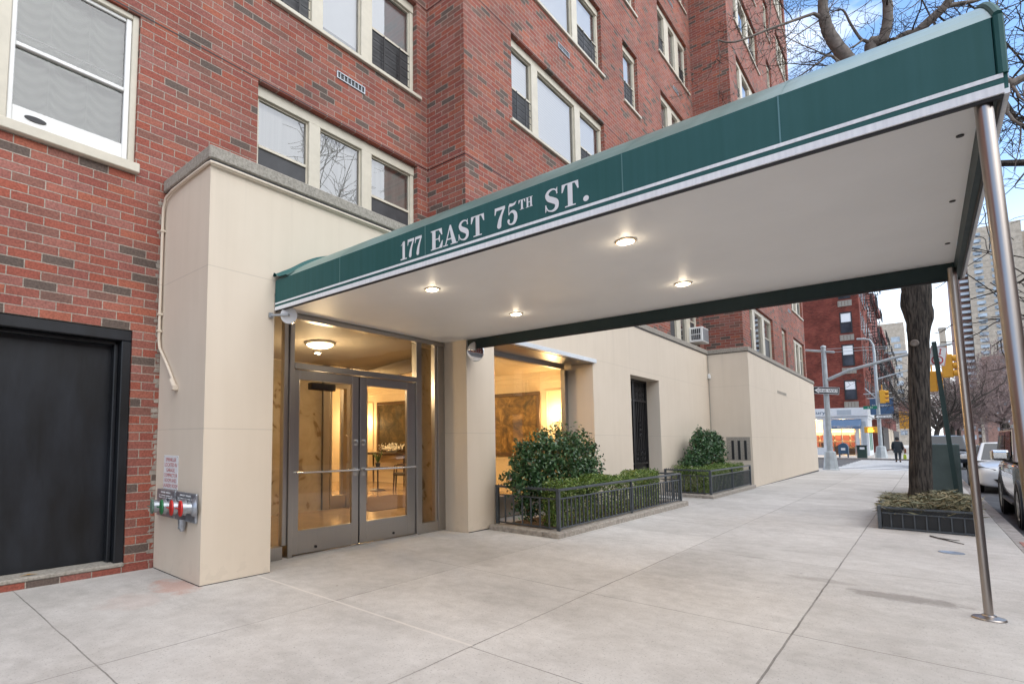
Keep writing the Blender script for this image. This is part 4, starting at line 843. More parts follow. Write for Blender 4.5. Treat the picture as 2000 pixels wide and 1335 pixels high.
put('T', 1.796, 1.745, 2.800, 2.866); put('H', 1.742, 1.692, 2.800, 2.866)
# posts
def post(x, y, xt, yt):
    b = MB(); b.cyl((x, y, gz(x)+.012), (xt, yt, ZB+.02), .0255, 24); p_ = b.build('post', M['pole'], can, smooth=True)
    b = MB(); b.lathe((x, y, gz(x)), (0, 0, 1), [(.088, 0), (.090, .006), (.085, .014), (.040, .026), (.036, .034), (.0256, .036)], 32); b.build('base_plate', M['pole'], p_, smooth=True)
post(6.03, -.262, 6.03, -.222); post(2.74, -.265, 3.10, -.235)
def spot(x, y, label): return recess_light(x, y, ZS, .062, label, 'lamps under the canopy')
spot(3.942, 3.276, 'lit round lamp in the canopy ceiling nearest the white hem by the doors'); spot(5.407, 3.243, 'lit round lamp in the canopy ceiling nearest the small round mirror')
spot(3.971, 1.464, 'lit round lamp in the canopy ceiling nearest the lettered green side'); spot(5.444, 1.505, 'lit round lamp in the canopy ceiling nearest the dark far edge')
t = thing('fallen_leaf', (1.25, 5.72, .1), 'small yellow fallen leaf on the stone step of the black garage door', 'leaf')
b = MB(); b.add([(1.16, 5.70, .101), (1.23, 5.675, .112), (1.31, 5.69, .103), (1.24, 5.72, .108)], [(0, 1, 3), (1, 2, 3)]); b.build('blade', M['yellow'], t)
# ------------------------------------------------------------------ things on the pier
XP = 2.316
t = thing('sprinkler_sign', (XP, 5.29, .98), 'white metal sign with red sprinkler wording above the hose inlets', 'sign')
b = MB(); b.box(XP-.005, XP-.001, 5.124, 5.454, .815, 1.148); b.build('sign_plate', M['sign_white'], t, bevel=.0015)
for i, s_ in enumerate(('SPRINKLER', 'LOCATED IN', 'GARAGE,', 'COMPACTOR', 'ROOM AND', 'LAUNDRY ROOM')):
    text_mesh('wording', s_, M['sign_red'], t, (XP-.0055, 5.289, 1.088-i*.051), (0, -1, 0), (0, 0, 1), .036, .0006, 'CENTER', .82 if len(s_) > 10 else .95)
b = MB()
for y_, z_ in ((5.44, 1.135), (5.138, 1.135), (5.44, .828), (5.138, .828)): b.lathe((XP-.005, y_, z_), (-1, 0, 0), [(.005, 0), (.004, .002)], 8)
b.build('screw', M['galv'], t)
t = thing('hose_inlets', (XP, 5.11, .66), 'cast metal fire hose inlets with two green and two red caps on the pier', 'fire inlet')
for y0, y1, nm in ((5.122, 5.546, 'plate'), (4.685, 5.116, 'plate')):
    b = MB(); b.box(XP-.03, XP-.001, y0, y1, .545, .812); pl = b.build('plate', M['cast'], t, bevel=.012, seg=2)
    b = MB()
    for j, (z_, h_) in enumerate(((.775, .016), (.748, .010), (.728, .010))):
        n = 11 if j == 0 else 17; wv = (y1-y0)*(.52 if j == 0 else .74); ym = (y0+y1)/2
        for i in range(n):
            if (i*7+j*3) % 6 == 5: continue
            yy = ym-wv/2+wv*i/n; b.box(XP-.0325, XP-.0302, yy, yy+wv/n*.62, z_, z_+h_)
    b.build('cast_lettering', M['sign_white'], pl)
for y_, z_, key in ((5.36, .655, 'green_worn'), (5.14, .668, 'green_paint'), (4.925, .68, 'red_paint'), (4.735, .690, 'red_paint')):
    y2 = y_+.0; b = MB(); ya = y_-.04
    b.lathe((XP-.03, ya+.01, z_), (-1, .22, 0), [(.085, 0), (.075, .02), (.052, .035), (.05, .075), (.062, .078), (.062, .112), (.05, .113)], 22); inl = b.build('inlet', M['cast'], t, smooth=True)
    ax = Vector((-1, .22, 0)).normalized(); o_ = Vector((XP-.03, ya+.01, z_))+ax*.114
    b = MB(); b.lathe(o_, ax, [(.068, 0), (.072, .006), (.068, .016), (.04, .02), (.001, .021)], 24)
    b.obox(o_+ax*.026, ax, Vector((0, 1, 0)), Vector((0, 0, 1)), .012, .11, .008); lk = b.build('cap', M[key], inl, smooth=True)
b = MB(); b.tube([(XP-.035, 4.93, .56), (XP-.04, 4.925, .50), (XP-.04, 4.92, .455)], [.042, .034, .020], 14); b.lathe((XP-.065, 4.922, .49), (-1, 0, 0), [(.012, 0), (.012, .012)], 10); b.build('drain_spout', M['cast'], t, smooth=True)
t = thing('conduit_pipe', (2.29, 5.6, 2.2), 'thin cream conduit bending under the ledge and down the corner of the pier', 'pipe')
b = MB(); pth = [(6.6, 4.600, 3.903), (2.9, 4.600, 3.908), (2.36, 4.598, 3.91), (2.302, 4.60, 3.91), (2.296, 4.66, 3.912), (2.293, 5.0, 3.91), (2.290, 5.42, 3.90), (2.286, 5.56, 3.865), (2.284, 5.615, 3.76), (2.284, 5.62, 3.60), (2.285, 5.62, 2.36), (2.286, 5.60, 2.26), (2.293, 5.42, 2.07), (2.298, 5.24, 1.86)]
b.tube(pth, .0155, 10); b.build('pipe_run', M['cream'], t, smooth=True)
b = MB(); b.cyl((2.285, 5.28, 1.90), (2.285, 5.20, 1.815), .026, 12); b.box(2.262, 2.315, 5.185, 5.235, 1.79, 1.84); b.build('end_fitting', M['cream'], t, bevel=.004)
b = MB()
for z_ in (3.52, 2.62, 2.44): b.box(2.262, 2.312, 5.60, 5.64, z_-.012, z_+.012)
b.build('pipe_clip', M['cream'], t, bevel=.003)
t = thing('corner_conduit', (18.83, 4.6, 2.5), 'thin dark wire with a small white sensor box in the wall corner', 'wire')
b = MB(); b.tube([(18.80, 4.60, 3.93), (18.80, 4.60, 3.86), (18.81, 4.60, 1.1)], .010, 6); b.build('wire_run', M['stone'], t)
b = MB(); b.box(18.76, 18.84, 4.55, 4.622, 3.19, 3.34); b.build('sensor', M['white'], t, bevel=.015)
# round mirrors
def mirror(o, face, label, r, shell, bracket_to):
    t = thing('security_mirror', o, label, 'mirror', 'round mirrors at the entrance corners')
    f = Vector(face).normalized(); o = Vector(o)
    b = MB(); b.lathe(o, f, [(r*1.02, -.012), (r*1.05, 0), (r*1.0, .008), (r*.8, .018), (r*.5, .028), (r*.2, .033), (.001, .034)], 36); b.build('mirror_dome', M['chrome'], t, smooth=True)
    b = MB(); b.lathe(o, -f, [(r*1.03, .010), (r*.98, .018), (r*.3, .024), (.016, .025), (.014, .032), (.001, .033)], 36); b.build('back_shell', shell, t, smooth=True)
    b = MB(); b.tube([o-f*.03, o-f*.07, Vector(bracket_to)], .012, 8); b.lathe(Vector(bracket_to), (0, 1, 0), [(.035, -.012), (.035, 0)], 4); b.build('bracket', M['galv'], t)
mirror((3.12, 4.47, 2.555), (.60, .76, .12), 'round mirror seen from its white back, left of the doors under the canopy hem', .083, M['sign_white'], (3.0, 4.617, 2.56))
mirror((6.37, 4.49, 2.57), (-.38, -.91, -.12), 'round convex mirror reflecting the street on the corner of the right pier', .135, M['trim'], (6.42, 4.615, 2.57))
# air conditioner
t = thing('air_conditioner', (18.6, 4.75, 4.3), 'white window air conditioner jutting out above the ledge', 'air conditioner')
b = MB(); b.box(18.28, 18.95, 4.58, 4.95, 4.30, 4.76); b.build('case', M['white'], t, bevel=.012)
b = MB()
for z0_ in (4.37, 4.55):
    for i in range(5): yy = 4.64+i*.052; b.box(18.273, 18.2795, yy, yy+.036, z0_, z0_+.15)
b.build('side_louvre', M['trim'], t)
b = MB(); b.box(18.32, 18.91, 4.573, 4.5795, 4.34, 4.72); b.build('rear_grille', M['galv'], t)
# ------------------------------------------------------------------ planters
def leaves(name, fn, n, size, m, parent=None, asp=.55):
    V = np.zeros((n*4, 3)); c = np.array([fn() for _ in range(n)])
    d1 = rng.normal(0, 1, (n, 3)); d1[:, 2] += .35; d1 /= np.linalg.norm(d1, axis=1)[:, None]
    d2 = np.cross(d1, rng.normal(0, 1, (n, 3))); d2 /= np.linalg.norm(d2, axis=1)[:, None]
    s = size*rng.uniform(.65, 1.3, (n, 1)); nn = np.cross(d1, d2)*s*.18
    V[0::4] = c-d1*s*.5; V[1::4] = c+d2*s*asp*.5+nn; V[2::4] = c+d1*s*.5; V[3::4] = c-d2*s*asp*.5+nn
    return raw_mesh(name, V, np.arange(n*4).reshape(n, 4), m, parent)
def railing_planter(x0, x1, y0, y1, kx, label, left_open=False, zr=.64, right_side=True):
    g = gz((x0+x1)/2); t = thing('railed_planter', ((x0+x1)/2, (y0+y1)/2, g), label, 'planter', 'railed planters along the wall')
    b = MB(); cz = g+.085; wd = .24
    b.box(x0, x1, y0, y0+wd, g-.1, cz); b.box(x0, x0+wd, y0+wd, y1, g-.1, cz)
    if right_side: b.box(x1-wd, x1, y0+wd, y1, g-.1, cz)
    b.build('kerb', M['kerb_stone'], t, bevel=.018, seg=2)
    b = MB(); b.box(x0+wd, x1-wd if right_side else x1, y0+wd, y1, g-.1, g+.055); b.build('soil', M['soil'], t)
    xa, xb_, ya = x0+.20, x1-.17, y0+.10; H_ = [(g+.115, .012), (g+.515, .012), (g+.638, .020)]
    runs = [((xa, ya), (xb_, ya), True), ((xa, y1-.02), (xa, ya), True)]+([((xb_, y1-.02), (xb_, ya), False)] if right_side else [])
    for (p0, p1, cr) in runs:
        b = MB(); p0v, p1v = Vector((*p0, 0)), Vector((*p1, 0)); d = p1v-p0v; L_ = d.length; d.normalize(); n_ = Vector((-d.y, d.x, 0))
        for z_, hw in H_:
            e = hw if hw > .015 else -.021
            b.obox((p0v+p1v)/2+Vector((0, 0, z_)), d, n_, (0, 0, 1), L_+2*e, hw*(2.2 if hw > .015 else 1.5), hw*1.6)
        n = int(L_/(.125)); 
        for i in range(1, n):
            q_ = p0v+d*(L_*i/n); b.obox(q_+Vector((0, 0, (H_[0][0]+H_[1][0])/2)), d, n_, (0, 0, 1), .020, .020, H_[1][0]-H_[0][0]-.02)
        b.build('railing', M['iron'], t, bevel=.003)
        if cr and abs(p0[0]-p1[0]) < .01:                    # little spikes along the top of the side rail
            b = MB()
            for i in range(int(L_/.05)):
                q_ = p0v+d*(.03+i*.05); b.tube([q_+Vector((0, 0, H_[2][0]+.016)), q_+Vector((0, 0, H_[2][0]+.042))], [.009, .003], 5)
            b.build('spikes', M['iron'], t)
    npost = max(2, round((xb_-xa)/2.6)+1)
    for i in range(npost):
        x_ = xa+(xb_-xa)*i/(npost-1); r_ = .024 if i in (0, npost-1) else .016
        b = MB(); b.box(x_-r_, x_+r_, ya-r_, ya+r_, cz if i in (0, npost-1) else g+.02, g+.624); b.build('post', M['iron'], t, bevel=.004)
    b = MB(); b.box(xa-.024, xa+.024, y1-.05, y1-.004, cz, g+.624); b.build('post', M['iron'], t, bevel=.004)
    return t, g
railing_planter(6.80, 12.40, 3.50, 4.60, 0, 'long planter with a grey concrete kerb and black railing below the lobby window')
railing_planter(14.25, 18.70, 3.50, 4.60, 0, 'shorter planter with a black railing in the corner beyond the gate', right_side=False)
def hedge(x0, x1, y0, y1, h, n, label):
    g = gz((x0+x1)/2)+.055; t = thing('boxwood_hedge', ((x0+x1)/2, (y0+y1)/2, g), label, 'hedge', 'clipped hedges')
    def fn():
        while True:
            u, v, w_ = rng.random(3); x = x0+(x1-x0)*u; y = y0+(y1-y0)*v; hz = h*(1+.05*math.sin(x*3.1)+.06*math.sin(x*7.7+y*4))
            w2 = 1-(1-w_)**1.6 if rng.random() < .5 else w_
            if rng.random() < .75:                           # most leaves sit on the outside
                k = rng.integers(0, 4)
                if k == 0: y = y0+abs(rng.normal(0, .04))
                elif k == 1: x = (x0 if rng.random() < .5 else x1)+rng.normal(0, .04)
                else: w2 = 1-abs(rng.normal(0, .09))
            return (x+rng.normal(0, .012), y+rng.normal(0, .012), g+.03+hz*max(.02, w2)+rng.normal(0, .012))
    leaves('foliage', fn, n, .028, M['boxwood'], t, .72)
    b = MB()
    for i in range(int((x1-x0)*9)):
        x, y = rng.uniform(x0+.05, x1-.05), rng.uniform(y0+.05, y1-.05); b.tube([(x, y, g-.01), (x+rng.normal(0, .05), y+rng.normal(0, .04), g+h*.85)], [.008, .003], 4)
    b.build('stems', M['limb'], t)
hedge(7.35, 11.35, 3.72, 4.02, .62, 24000, 'long clipped boxwood hedge behind the railing under the lobby window')
hedge(14.75, 18.45, 3.74, 4.5, .60, 20000, 'short clipped boxwood hedge in the corner planter beyond the gate')
def bush(cx, cy, zc, rx, ry, rz, n, label, lobes, size=.062):
    g = gz(cx)+.055; t = thing('holly_bush', (cx, cy, g), label, 'bush', 'holly bushes'); L_ = lobes
    tips = []
    for k in range(110):                                     # leafy shoots: leaves strung along short twigs
        lx, ly, lz, lr = L_[rng.integers(0, len(L_))]; d = rng.normal(0, 1, 3); d /= np.linalg.norm(d); r_ = rng.uniform(.45, 1.0)
        tips.append((np.array([cx+(lx+d[0]*lr*r_)*rx, cy+(ly+d[1]*lr*r_)*ry, zc+(lz+d[2]*lr*r_)*rz]), d))
    def fn():
        if rng.random() < .55:
            c, d = tips[rng.integers(0, len(tips))]; p_ = c+d*rng.uniform(-.12, .09)+rng.normal(0, .035, 3)
        else:
            lx, ly, lz, lr = L_[rng.integers(0, len(L_))]; d = rng.normal(0, 1, 3); d /= np.linalg.norm(d); r_ = rng.uniform(.25, 1)**.5
            p_ = np.array([cx+(lx+d[0]*lr*r_)*rx, cy+(ly+d[1]*lr*r_)*ry, zc+(lz+d[2]*lr*r_)*rz])+rng.normal(0, .03, 3)
        p_[1] = min(p_[1], 4.58 if True else 9); p_[2] = max(p_[2], g+.05); return p_
    leaves('foliage', fn, n, size, M['holly'], t, .5)
    for k in range(10):
        b = MB(); c, d = tips[k*5 % len(tips)]; b.tube([(cx+rng.normal(0, .1), cy+rng.normal(0, .05), g-.02), ((cx+c[0])/2, (cy+c[1])/2, (g+c[2])/2), tuple(c)], [.02, .012, .004], 5); b.build('stem', M['bark'], t)
bush(8.10, 4.22, .95, 1.06, .38, .67, 16000, 'tall dark holly bush in front of the lobby window', [(-.55, 0, -.35, .58), (-.15, 0, .10, .75), (.45, .05, .05, .72), (.95, .0, -.05, .66), (.1, 0, .38, .58), (.85, 0, .34, .55), (-.45, 0, .15, .55), (1.15, 0, -.3, .5), (0, -.3, -.5, .7), (1.0, 0, -.5, .5), (-.6, 0, -.75, .5), (-.82, 0, -.25, .46), (-.7, 0, .1, .42), (.5, -.2, -.6, .6), (.9, -.1, -.6, .5)])
bush(16.5, 4.22, 1.02, 1.30, .34, .60, 9000, 'smaller dark holly bush in the corner planter beyond the gate', [(-.55, 0, -.3, .6), (-.1, 0, .1, .72), (.5, 0, .2, .62), (.95, 0, -.2, .62), (.85, 0, .25, .5), (-.25, 0, .5, .45), (.45, 0, .55, .4), (-.9, 0, -.55, .45)], .075)
# ------------------------------------------------------------------ street tree, its box, cabinet, sign
def polyline(p0, d0, length, seg, wander, grav=0.0):
    pts = [Vector(p0)]; d = Vector(d0).normalized(); n = max(2, int(length/seg))
    for i in range(n):
        d = (d+Vector(rng.normal(0, wander, 3))+Vector((0, 0, grav))).normalized(); pts.append(pts[-1]+d*(length/n))
    return pts, d
def twig(b, p0, d0, length, r, depth, sides=(5, 4, 3, 3), wander=.16, kids=(4, 3, 0), grav=.015, rmin=.0032, spread=.9):
    pts, _ = polyline(p0, d0, length, max(.05, length/9), wander, grav); n = len(pts)
    b.tube(pts, [max(rmin, r*(1-.75*i/(n-1))) for i in range(n)], sides[min(depth, 3)], cap=False)
    if depth >= 3: return
    for k in range(kids[depth]):
        i = int(rng.uniform(.18, .98)*(n-1)); t = (pts[min(i+1, n-1)]-pts[max(0, i-1)]).normalized()
        side = t.cross(Vector(rng.normal(0, 1, 3))).normalized(); d = (t*rng.uniform(.2, .8)+side*spread+Vector((0, 0, .08))).normalized()
        twig(b, pts[i], d, length*rng.uniform(.35, .62), max(rmin, r*(1-.75*i/(n-1))*.55), depth+1, sides, wander, kids, grav, rmin, spread)
tree = thing('street_tree', (12.8, .09, gz(12.8)), 'bare street tree with a dark trunk rising behind the canopy from the black box', 'tree')
tk = []; tr_ = []
for z, x_, y_, r in ((.0, 12.78, .12, .20), (.22, 12.8, .115, .158), (.6, 12.8, .09, .142), (1.2, 12.8, .062, .132), (1.8, 12.8, .035, .127), (2.4, 12.8, .01, .126), (2.95, 12.8, -.015, .130), (3.3, 12.8, -.03, .140), (3.55, 12.8, -.045, .158), (3.85, 12.8, -.05, .178), (4.1, 12.8, -.04, .18), (4.5, 12.78, -.02, .17)):
    tk.append((x_, y_, gz(12.8)+z)); tr_.append(r)
V = []; Fq = []; nsd, sub = 40, 8
TK = [np.array(q) for q in tk]; rings = []
for i in range(len(TK)-1):
    for k in range(sub): t = k/sub; rings.append((TK[i]*(1-t)+TK[i+1]*t, tr_[i]*(1-t)+tr_[i+1]*t))
rings.append((TK[-1], tr_[-1]))
ridge = rng.normal(0, 1, (len(rings)//3+2, nsd))
for j, (c, r) in enumerate(rings):
    for k in range(nsd):
        a = 2*math.pi*k/nsd; jj = j/3; j0 = int(jj); f_ = jj-j0; rr = ridge[j0, k]*(1-f_)+ridge[j0+1, k]*f_
        q_ = r*(1+.028*rr+.03*math.sin(3*a+j*.03)+.035*math.sin(5*a-j*.05))
        bump = .055*math.exp(-((c[2]-3.62)/.22)**2)*max(0, math.cos(a-1.9))**2+.045*math.exp(-((c[2]-3.35)/.16)**2)*max(0, math.cos(a+1.4))**3
        V.append((c[0]+math.cos(a)*(q_+bump), c[1]+math.sin(a)*(q_+bump), c[2]))
for j in range(len(rings)-1):
    for k in range(nsd): Fq.append((j*nsd+k, j*nsd+(k+1) % nsd, (j+1)*nsd+(k+1) % nsd, (j+1)*nsd+k))
raw_mesh('trunk', V, Fq, M['bark'], tree, smooth=True)
b = MB(); b.lathe((12.635, .03, 2.93), (-1, .1, 0), [(.06, 0), (.045, .02), (.02, .012)], 12); b.build('knot', M['limb'], tree, smooth=True)
lb_ = MB(); tw = MB(); fork = Vector((12.78, -.02, 4.30))
def limb(path, r0, r1, ntw=9, tl=1.5, fin=True, first=.25):
    ntw = max(2, int(ntw*.5))
    P_ = [Vector(q) for q in path]; dense = []
    for i in range(len(P_)-1):
        p0, p1, p2, p3 = P_[max(i-1, 0)], P_[i], P_[i+1], P_[min(i+2, len(P_)-1)]
        for k in range(5):
            t = k/5; dense.append(.5*((2*p1)+(-p0+p2)*t+(2*p0-5*p1+4*p2-p3)*t*t+(-p0+3*p1-3*p2+p3)*t**3))
    dense.append(P_[-1]); n = len(dense); rad = [(r0+(r1-r0)*i/(n-1))*(1+.05*math.sin(i*2.1)) for i in range(n)]
    lb_.tube(dense, rad, 10)
    for k in range(ntw):
        i = int(rng.uniform(first, 1)*(n-1)); t = (dense[min(i+1, n-1)]-dense[max(0, i-1)]).normalized()
        side = t.cross(Vector(rng.normal(0, 1, 3))).normalized(); d = (t*rng.uniform(.1, .6)+side).normalized()
        twig(tw, dense[i], d, tl*rng.uniform(.55, 1.2), min(rad[i]*.4, .016), 0)
    return dense
A = lambda px, py, x_: at(px, py, 0, x_)
limb([fork, (12.6, .30, 5.6), A(1720, 190, 12.5), A(1652, 112, 12.4), A(1622, 70, 12.35), A(1611, 40, 12.3), A(1607, 8, 12.3), A(1612, -60, 12.2), A(1590, -160, 12.0)], .13, .06, 12)
limb([A(1612, 42, 12.32), A(1592, 28, 12.2), A(1580, 30, 12.1), A(1540, 44, 11.7), A(1500, 58, 11.3), A(1450, 78, 10.9), A(1422, 83, 10.7), A(1402, 78, 10.6)], .032, .012, 7, 1.0)
limb([A(1402, 78, 10.6), A(1406, 110, 10.55), A(1405, 150, 10.5), A(1403, 205, 10.5)], .007, .003, 3, .4)
limb([fork, (12.8, -.02, 5.8), A(1702, 105, 12.7), A(1722, 82, 12.7), A(1732, 50, 12.7), A(1734, 15, 12.7), A(1730, -50, 12.7), A(1755, -150, 12.9)], .11, .055, 10)
limb([A(1708, 88, 12.7), A(1690, 80, 12.6), A(1680, 75, 12.6), A(1662, 48, 12.5), A(1646, 20, 12.4), A(1625, 24, 12.3), A(1612, 32, 12.3)], .03, .008, 5, .9)
limb([A(1685, 78, 12.6), A(1672, 88, 12.5), A(1650, 100, 12.4)], .022, .010, 3, .8)
limb([fork, (12.9, -.1, 5.6), A(1745, 110, 12.9), A(1795, 60, 12.9), A(1825, 32, 12.9), A(1842, 16, 12.9), A(1858, -8, 12.9), A(1890, -80, 13)], .095, .05, 9)
limb([A(1845, 14, 12.9), A(1870, 8, 13), A(1900, 3, 13.1), A(1940, -8, 13.3), A(2020, -15, 13.5)], .04, .02, 6)
limb([A(1712, 88, 12.7), A(1745, 76, 12.5), A(1770, 74, 12.4), A(1830, 40, 12)], .03, .008, 5, 1.0)
limb([fork, (12.9, -.3, 4.9), A(1940, 185, 12.9), A(1972, 166, 13), A(1990, 156, 13.1), A(2030, 135, 13.4), A(2100, 80, 14)], .085, .05, 7, 1.5, first=.5)
limb([A(1974, 166, 13), A(1985, 178, 12.9), A(1992, 190, 12.8), A(2010, 205, 12.6)], .022, .010, 5, .9)
limb([(12.9, -.25, 4.9), A(1950, 222, 12.4), A(1968, 222, 12.3), A(1980, 235, 12.2), A(1998, 243, 12.1), A(2040, 240, 11.9)], .03, .012, 6, .8)
limb([A(1994, 243, 12.1), A(1993, 270, 12.1), A(1988, 300, 12), A(1980, 335, 12)], .010, .004, 5, .6)
limb([A(1985, 312, 12), A(1970, 300, 11.9), A(1958, 288, 11.9)], .007, .003, 2, .4)
limb([fork, (12.5, .6, 5.6), A(1660, 170, 12.0), A(1625, 110, 11.8), A(1600, 122, 11.7), A(1575, 140, 11.6), A(1550, 155, 11.5)], .03, .008, 8, .9)
limb([(12.5, .5, 5.4), A(1640, 140, 11.8), A(1610, 108, 11.6), A(1560, 85, 11.4), A(1530, 70, 11.3)], .016, .005, 7, .9)
limb([A(1600, 40, 12.3), A(1570, 60, 12), A(1548, 75, 11.8), A(1530, 95, 11.7), A(1505, 125, 11.6), A(1500, 160, 11.5)], .012, .004, 7, .8)
limb([A(1504, -20, 11.5), A(1505, 10, 11.4), A(1502, 50, 11.3), A(1495, 80, 11.3), A(1480, 110, 11.2)], .010, .004, 6, .7)
limb([A(1445, -20, 11), A(1447, 20, 11), A(1444, 50, 11), A(1448, 75, 11)], .007, .004, 4, .6)
limb([A(1640, -30, 12.3), A(1625, 10, 12.2), A(1605, 50, 12.2)], .009, .004, 5, .8)
for q_ in ((1660, -40), (1700, -30), (1780, -30), (1580, -60), (1540, -60), (1900, -40), (1960, -20), (2030, 60), (2030, 160), (2040, 300)):
    limb([A(q_[0], q_[1], 12.5), A(q_[0]+rng.normal(0, 14), q_[1]+(30 if q_[1] < 50 else 5), 12.4), A(q_[0]+rng.normal(0, 25)-(45 if q_[0] > 2000 else 0), q_[1]+60, 12.3)], .012, .005, 6, 1.0)
lb_.build('limbs', M['limb'], tree, smooth=True); tw.build('twigs', M['bark'], tree)
t = thing('tree_box', (12.4, .05, gz(12.4)), 'low black metal tree box with upright bars around the trunk', 'tree guard')
bx0, bx1, by0, by1, g = 11.25, 14.2, -.46, .55, gz(12.4)
b = MB(); b.box(bx0+.03, bx0+.04, by0+.03, by1-.03, g-.03, g+.30); b.box(bx1-.04, bx1-.03, by0+.03, by1-.03, g-.03, g+.3); b.box(bx0+.041, bx1-.041, by0+.03, by0+.04, g-.03, g+.3); b.box(bx0+.041, bx1-.041, by1-.04, by1-.03, g-.03, g+.3); b.build('board_panel', M['iron_black'], t)
for (p0, p1) in (((bx0, by1), (bx0, by0)), ((bx0, by1), (bx1, by1)), ((bx0, by0), (bx1, by0)), ((bx1, by0), (bx1, by1))):
    b = MB(); p0v, p1v = Vector((*p0, 0)), Vector((*p1, 0)); d = (p1v-p0v); L_ = d.length; d.normalize(); n_ = Vector((-d.y, d.x, 0))
    for z_, hw in ((g+.025, .014), (g+.245, .013), (g+.325, .02)): b.obox((p0v+p1v)/2+Vector((0, 0, z_)), d, n_, (0, 0, 1), L_-.045, hw*2, hw*1.5)
    n = int(L_/.125)
    for i in range(1, n): b.obox(p0v+d*(L_*i/n)+Vector((0, 0, g+.135)), d, n_, (0, 0, 1), .018, .02, .20)
    b.build('railing', M['iron'], t, bevel=.003)
for x_, y_ in ((bx0, by0), (bx0, by1), (bx1, by0), (bx1, by1)): b = MB(); b.box(x_-.022, x_+.022, y_-.022, y_+.022, g-.02, g+.345); b.build('corner_post', M['iron'], t, bevel=.004)
b = MB(); b.box(bx0+.045, bx1-.045, by0+.045, by1-.045, g-.05, g+.22); b.build('soil', M['soil'], t)
# cut evergreen boughs piled on the soil
V = []; nb = 5200
c = np.stack([rng.uniform(bx0-.02, bx1, nb), rng.uniform(by0-.06, by1+.04, nb), np.zeros(nb)], 1); pile = .12+.20*np.exp(-((c[:, 0]-12.2)/1.2)**2-((c[:, 1]+.2)/.4)**2)
c[:, 2] = g+.25+rng.random(nb)*pile
ang = rng.normal(.4, 1.1, nb); d1 = np.stack([np.cos(ang), np.sin(ang), rng.normal(-.02, .22, nb)], 1); ln = rng.uniform(.05, .22, (nb, 1))*np.where(rng.random((nb, 1)) < .04, 2.4, 1); d2 = np.stack([-d1[:, 1], d1[:, 0], rng.normal(0, .5, nb)], 1)
V = np.zeros((nb*4, 3)); wd = .008
V[0::4] = c-d1*ln*.5; V[1::4] = c+d2*wd; V[2::4] = c+d1*ln*.5; V[3::4] = c-d2*wd
o = raw_mesh('evergreen_boughs', V, np.arange(nb*4).reshape(nb, 4), M['bough']); tag(o, 'dry cut evergreen boughs heaped in the tree box around the trunk', 'boughs', kind='stuff')
t = thing('fallen_branch', (10.4, -.2, gz(10.4)), 'small dead twig lying on the pavement before the tree box', 'twig')
b = MB(); b.tube([(10.75, .02, gz(10.6)+.012), (10.5, -.10, gz(10.5)+.012), (10.2, -.28, gz(10.3)+.01)], [.010, .008, .005], 5); b.tube([(10.6, -.05, gz(10.6)+.012), (10.5, -.25, gz(10.5)+.012)], [.007, .004], 5); b.build('stem', M['bark'], t)
# utility cabinet
t = thing('utility_cabinet', (19.4, -.26, gz(19.4)), 'dark green metal utility cabinet on the kerb beyond the tree', 'cabinet')
ux0, ux1, uy0, uy1, g = 19.0, 20.2, -.58, .02, gz(19.4)
b = MB(); b.box(ux0, ux1, uy0, uy1, g, 1.22); b.build('cabinet_body', M['cabinet'], t, bevel=.03, seg=3)
b = MB(); b.box(ux0-.012, ux0-.001, uy0+.03, uy0+.06, g+.1, 1.15); b.build('door_seam', M['cabinet'], t); b = MB(); b.tube([(ux0-.002, uy0+.10, .55), (ux0-.03, uy0+.10, .56), (ux0-.03, uy0+.10, .68), (ux0-.002, uy0+.10, .69)], .008, 6); b.build('handle', M['iron_black'], t)
# no parking sign on a leaning channel post
t = thing('parking_sign', (18.4, -.42, gz(18.4)), 'white no parking sign with red arrow on a leaning dark green post behind the tree', 'sign')
pb, pt_ = Vector((18.5, -.47, gz(18.5))), Vector((18.5, -.285, 3.68)); pd = (pt_-pb).normalized(); pw = Vector((0, 1, 0)); pw = (pw-pd*pw.dot(pd)).normalized(); pn = pd.cross(pw)
b = MB(); b.obox((pb+pt_)/2, pw, pn, pd, .085, .012, (pt_-pb).length); b.obox((pb+pt_)/2+pw*.036+pn*.016, pw, pn, pd, .012, .02, (pt_-pb).length); b.obox((pb+pt_)/2-pw*.036+pn*.016, pw, pn, pd, .012, .02, (pt_-pb).length); b.build('post', M['bin'], t)
sc_ = Vector((18.56, -.335, 3.33)); sr = (pw*-.94+Vector((-.34, 0, 0))*-1+pd*-.22).normalized(); su = (pd+sr*-pd.dot(sr)).normalized(); sn = sr.cross(su)
b = MB(); b.obox(sc_, sr, su, sn, .30, .46, .006); b.build('sign_plate', M['sign_white'], t)
def on(u, v, e): return sc_+sr*u+su*v-sn*e if sn.x > 0 else sc_+sr*u+su*v+sn*e
b = MB(); pts = [on(.108*math.cos(a), -.10+.108*math.sin(a), .0055) for a in np.linspace(0, 2*math.pi, 25)]
for i in range(24):
    a0, a1 = 2*math.pi*i/24, 2*math.pi*(i+1)/24; b.quad(on(.085*math.cos(a0), -.10+.085*math.sin(a0), .005), on(.11*math.cos(a0), -.10+.11*math.sin(a0), .005), on(.11*math.cos(a1), -.10+.11*math.sin(a1), .005), on(.085*math.cos(a1), -.10+.085*math.sin(a1), .005))
b.quad(on(-.085, -.03, .006), on(-.068, -.013, .006), on(.085, -.17, .006), on(.068, -.187, .006))
b.add([on(.03, .19, .005), on(.06, .155, .005), on(0, .155, .005)], [(0, 1, 2)]); b.add([on(.03, .03, .005), on(.06, .065, .005), on(0, .065, .005)], [(0, 1, 2)]); b.quad(on(.02, .065, .005), on(.04, .065, .005), on(.04, .155, .005), on(.02, .155, .005))
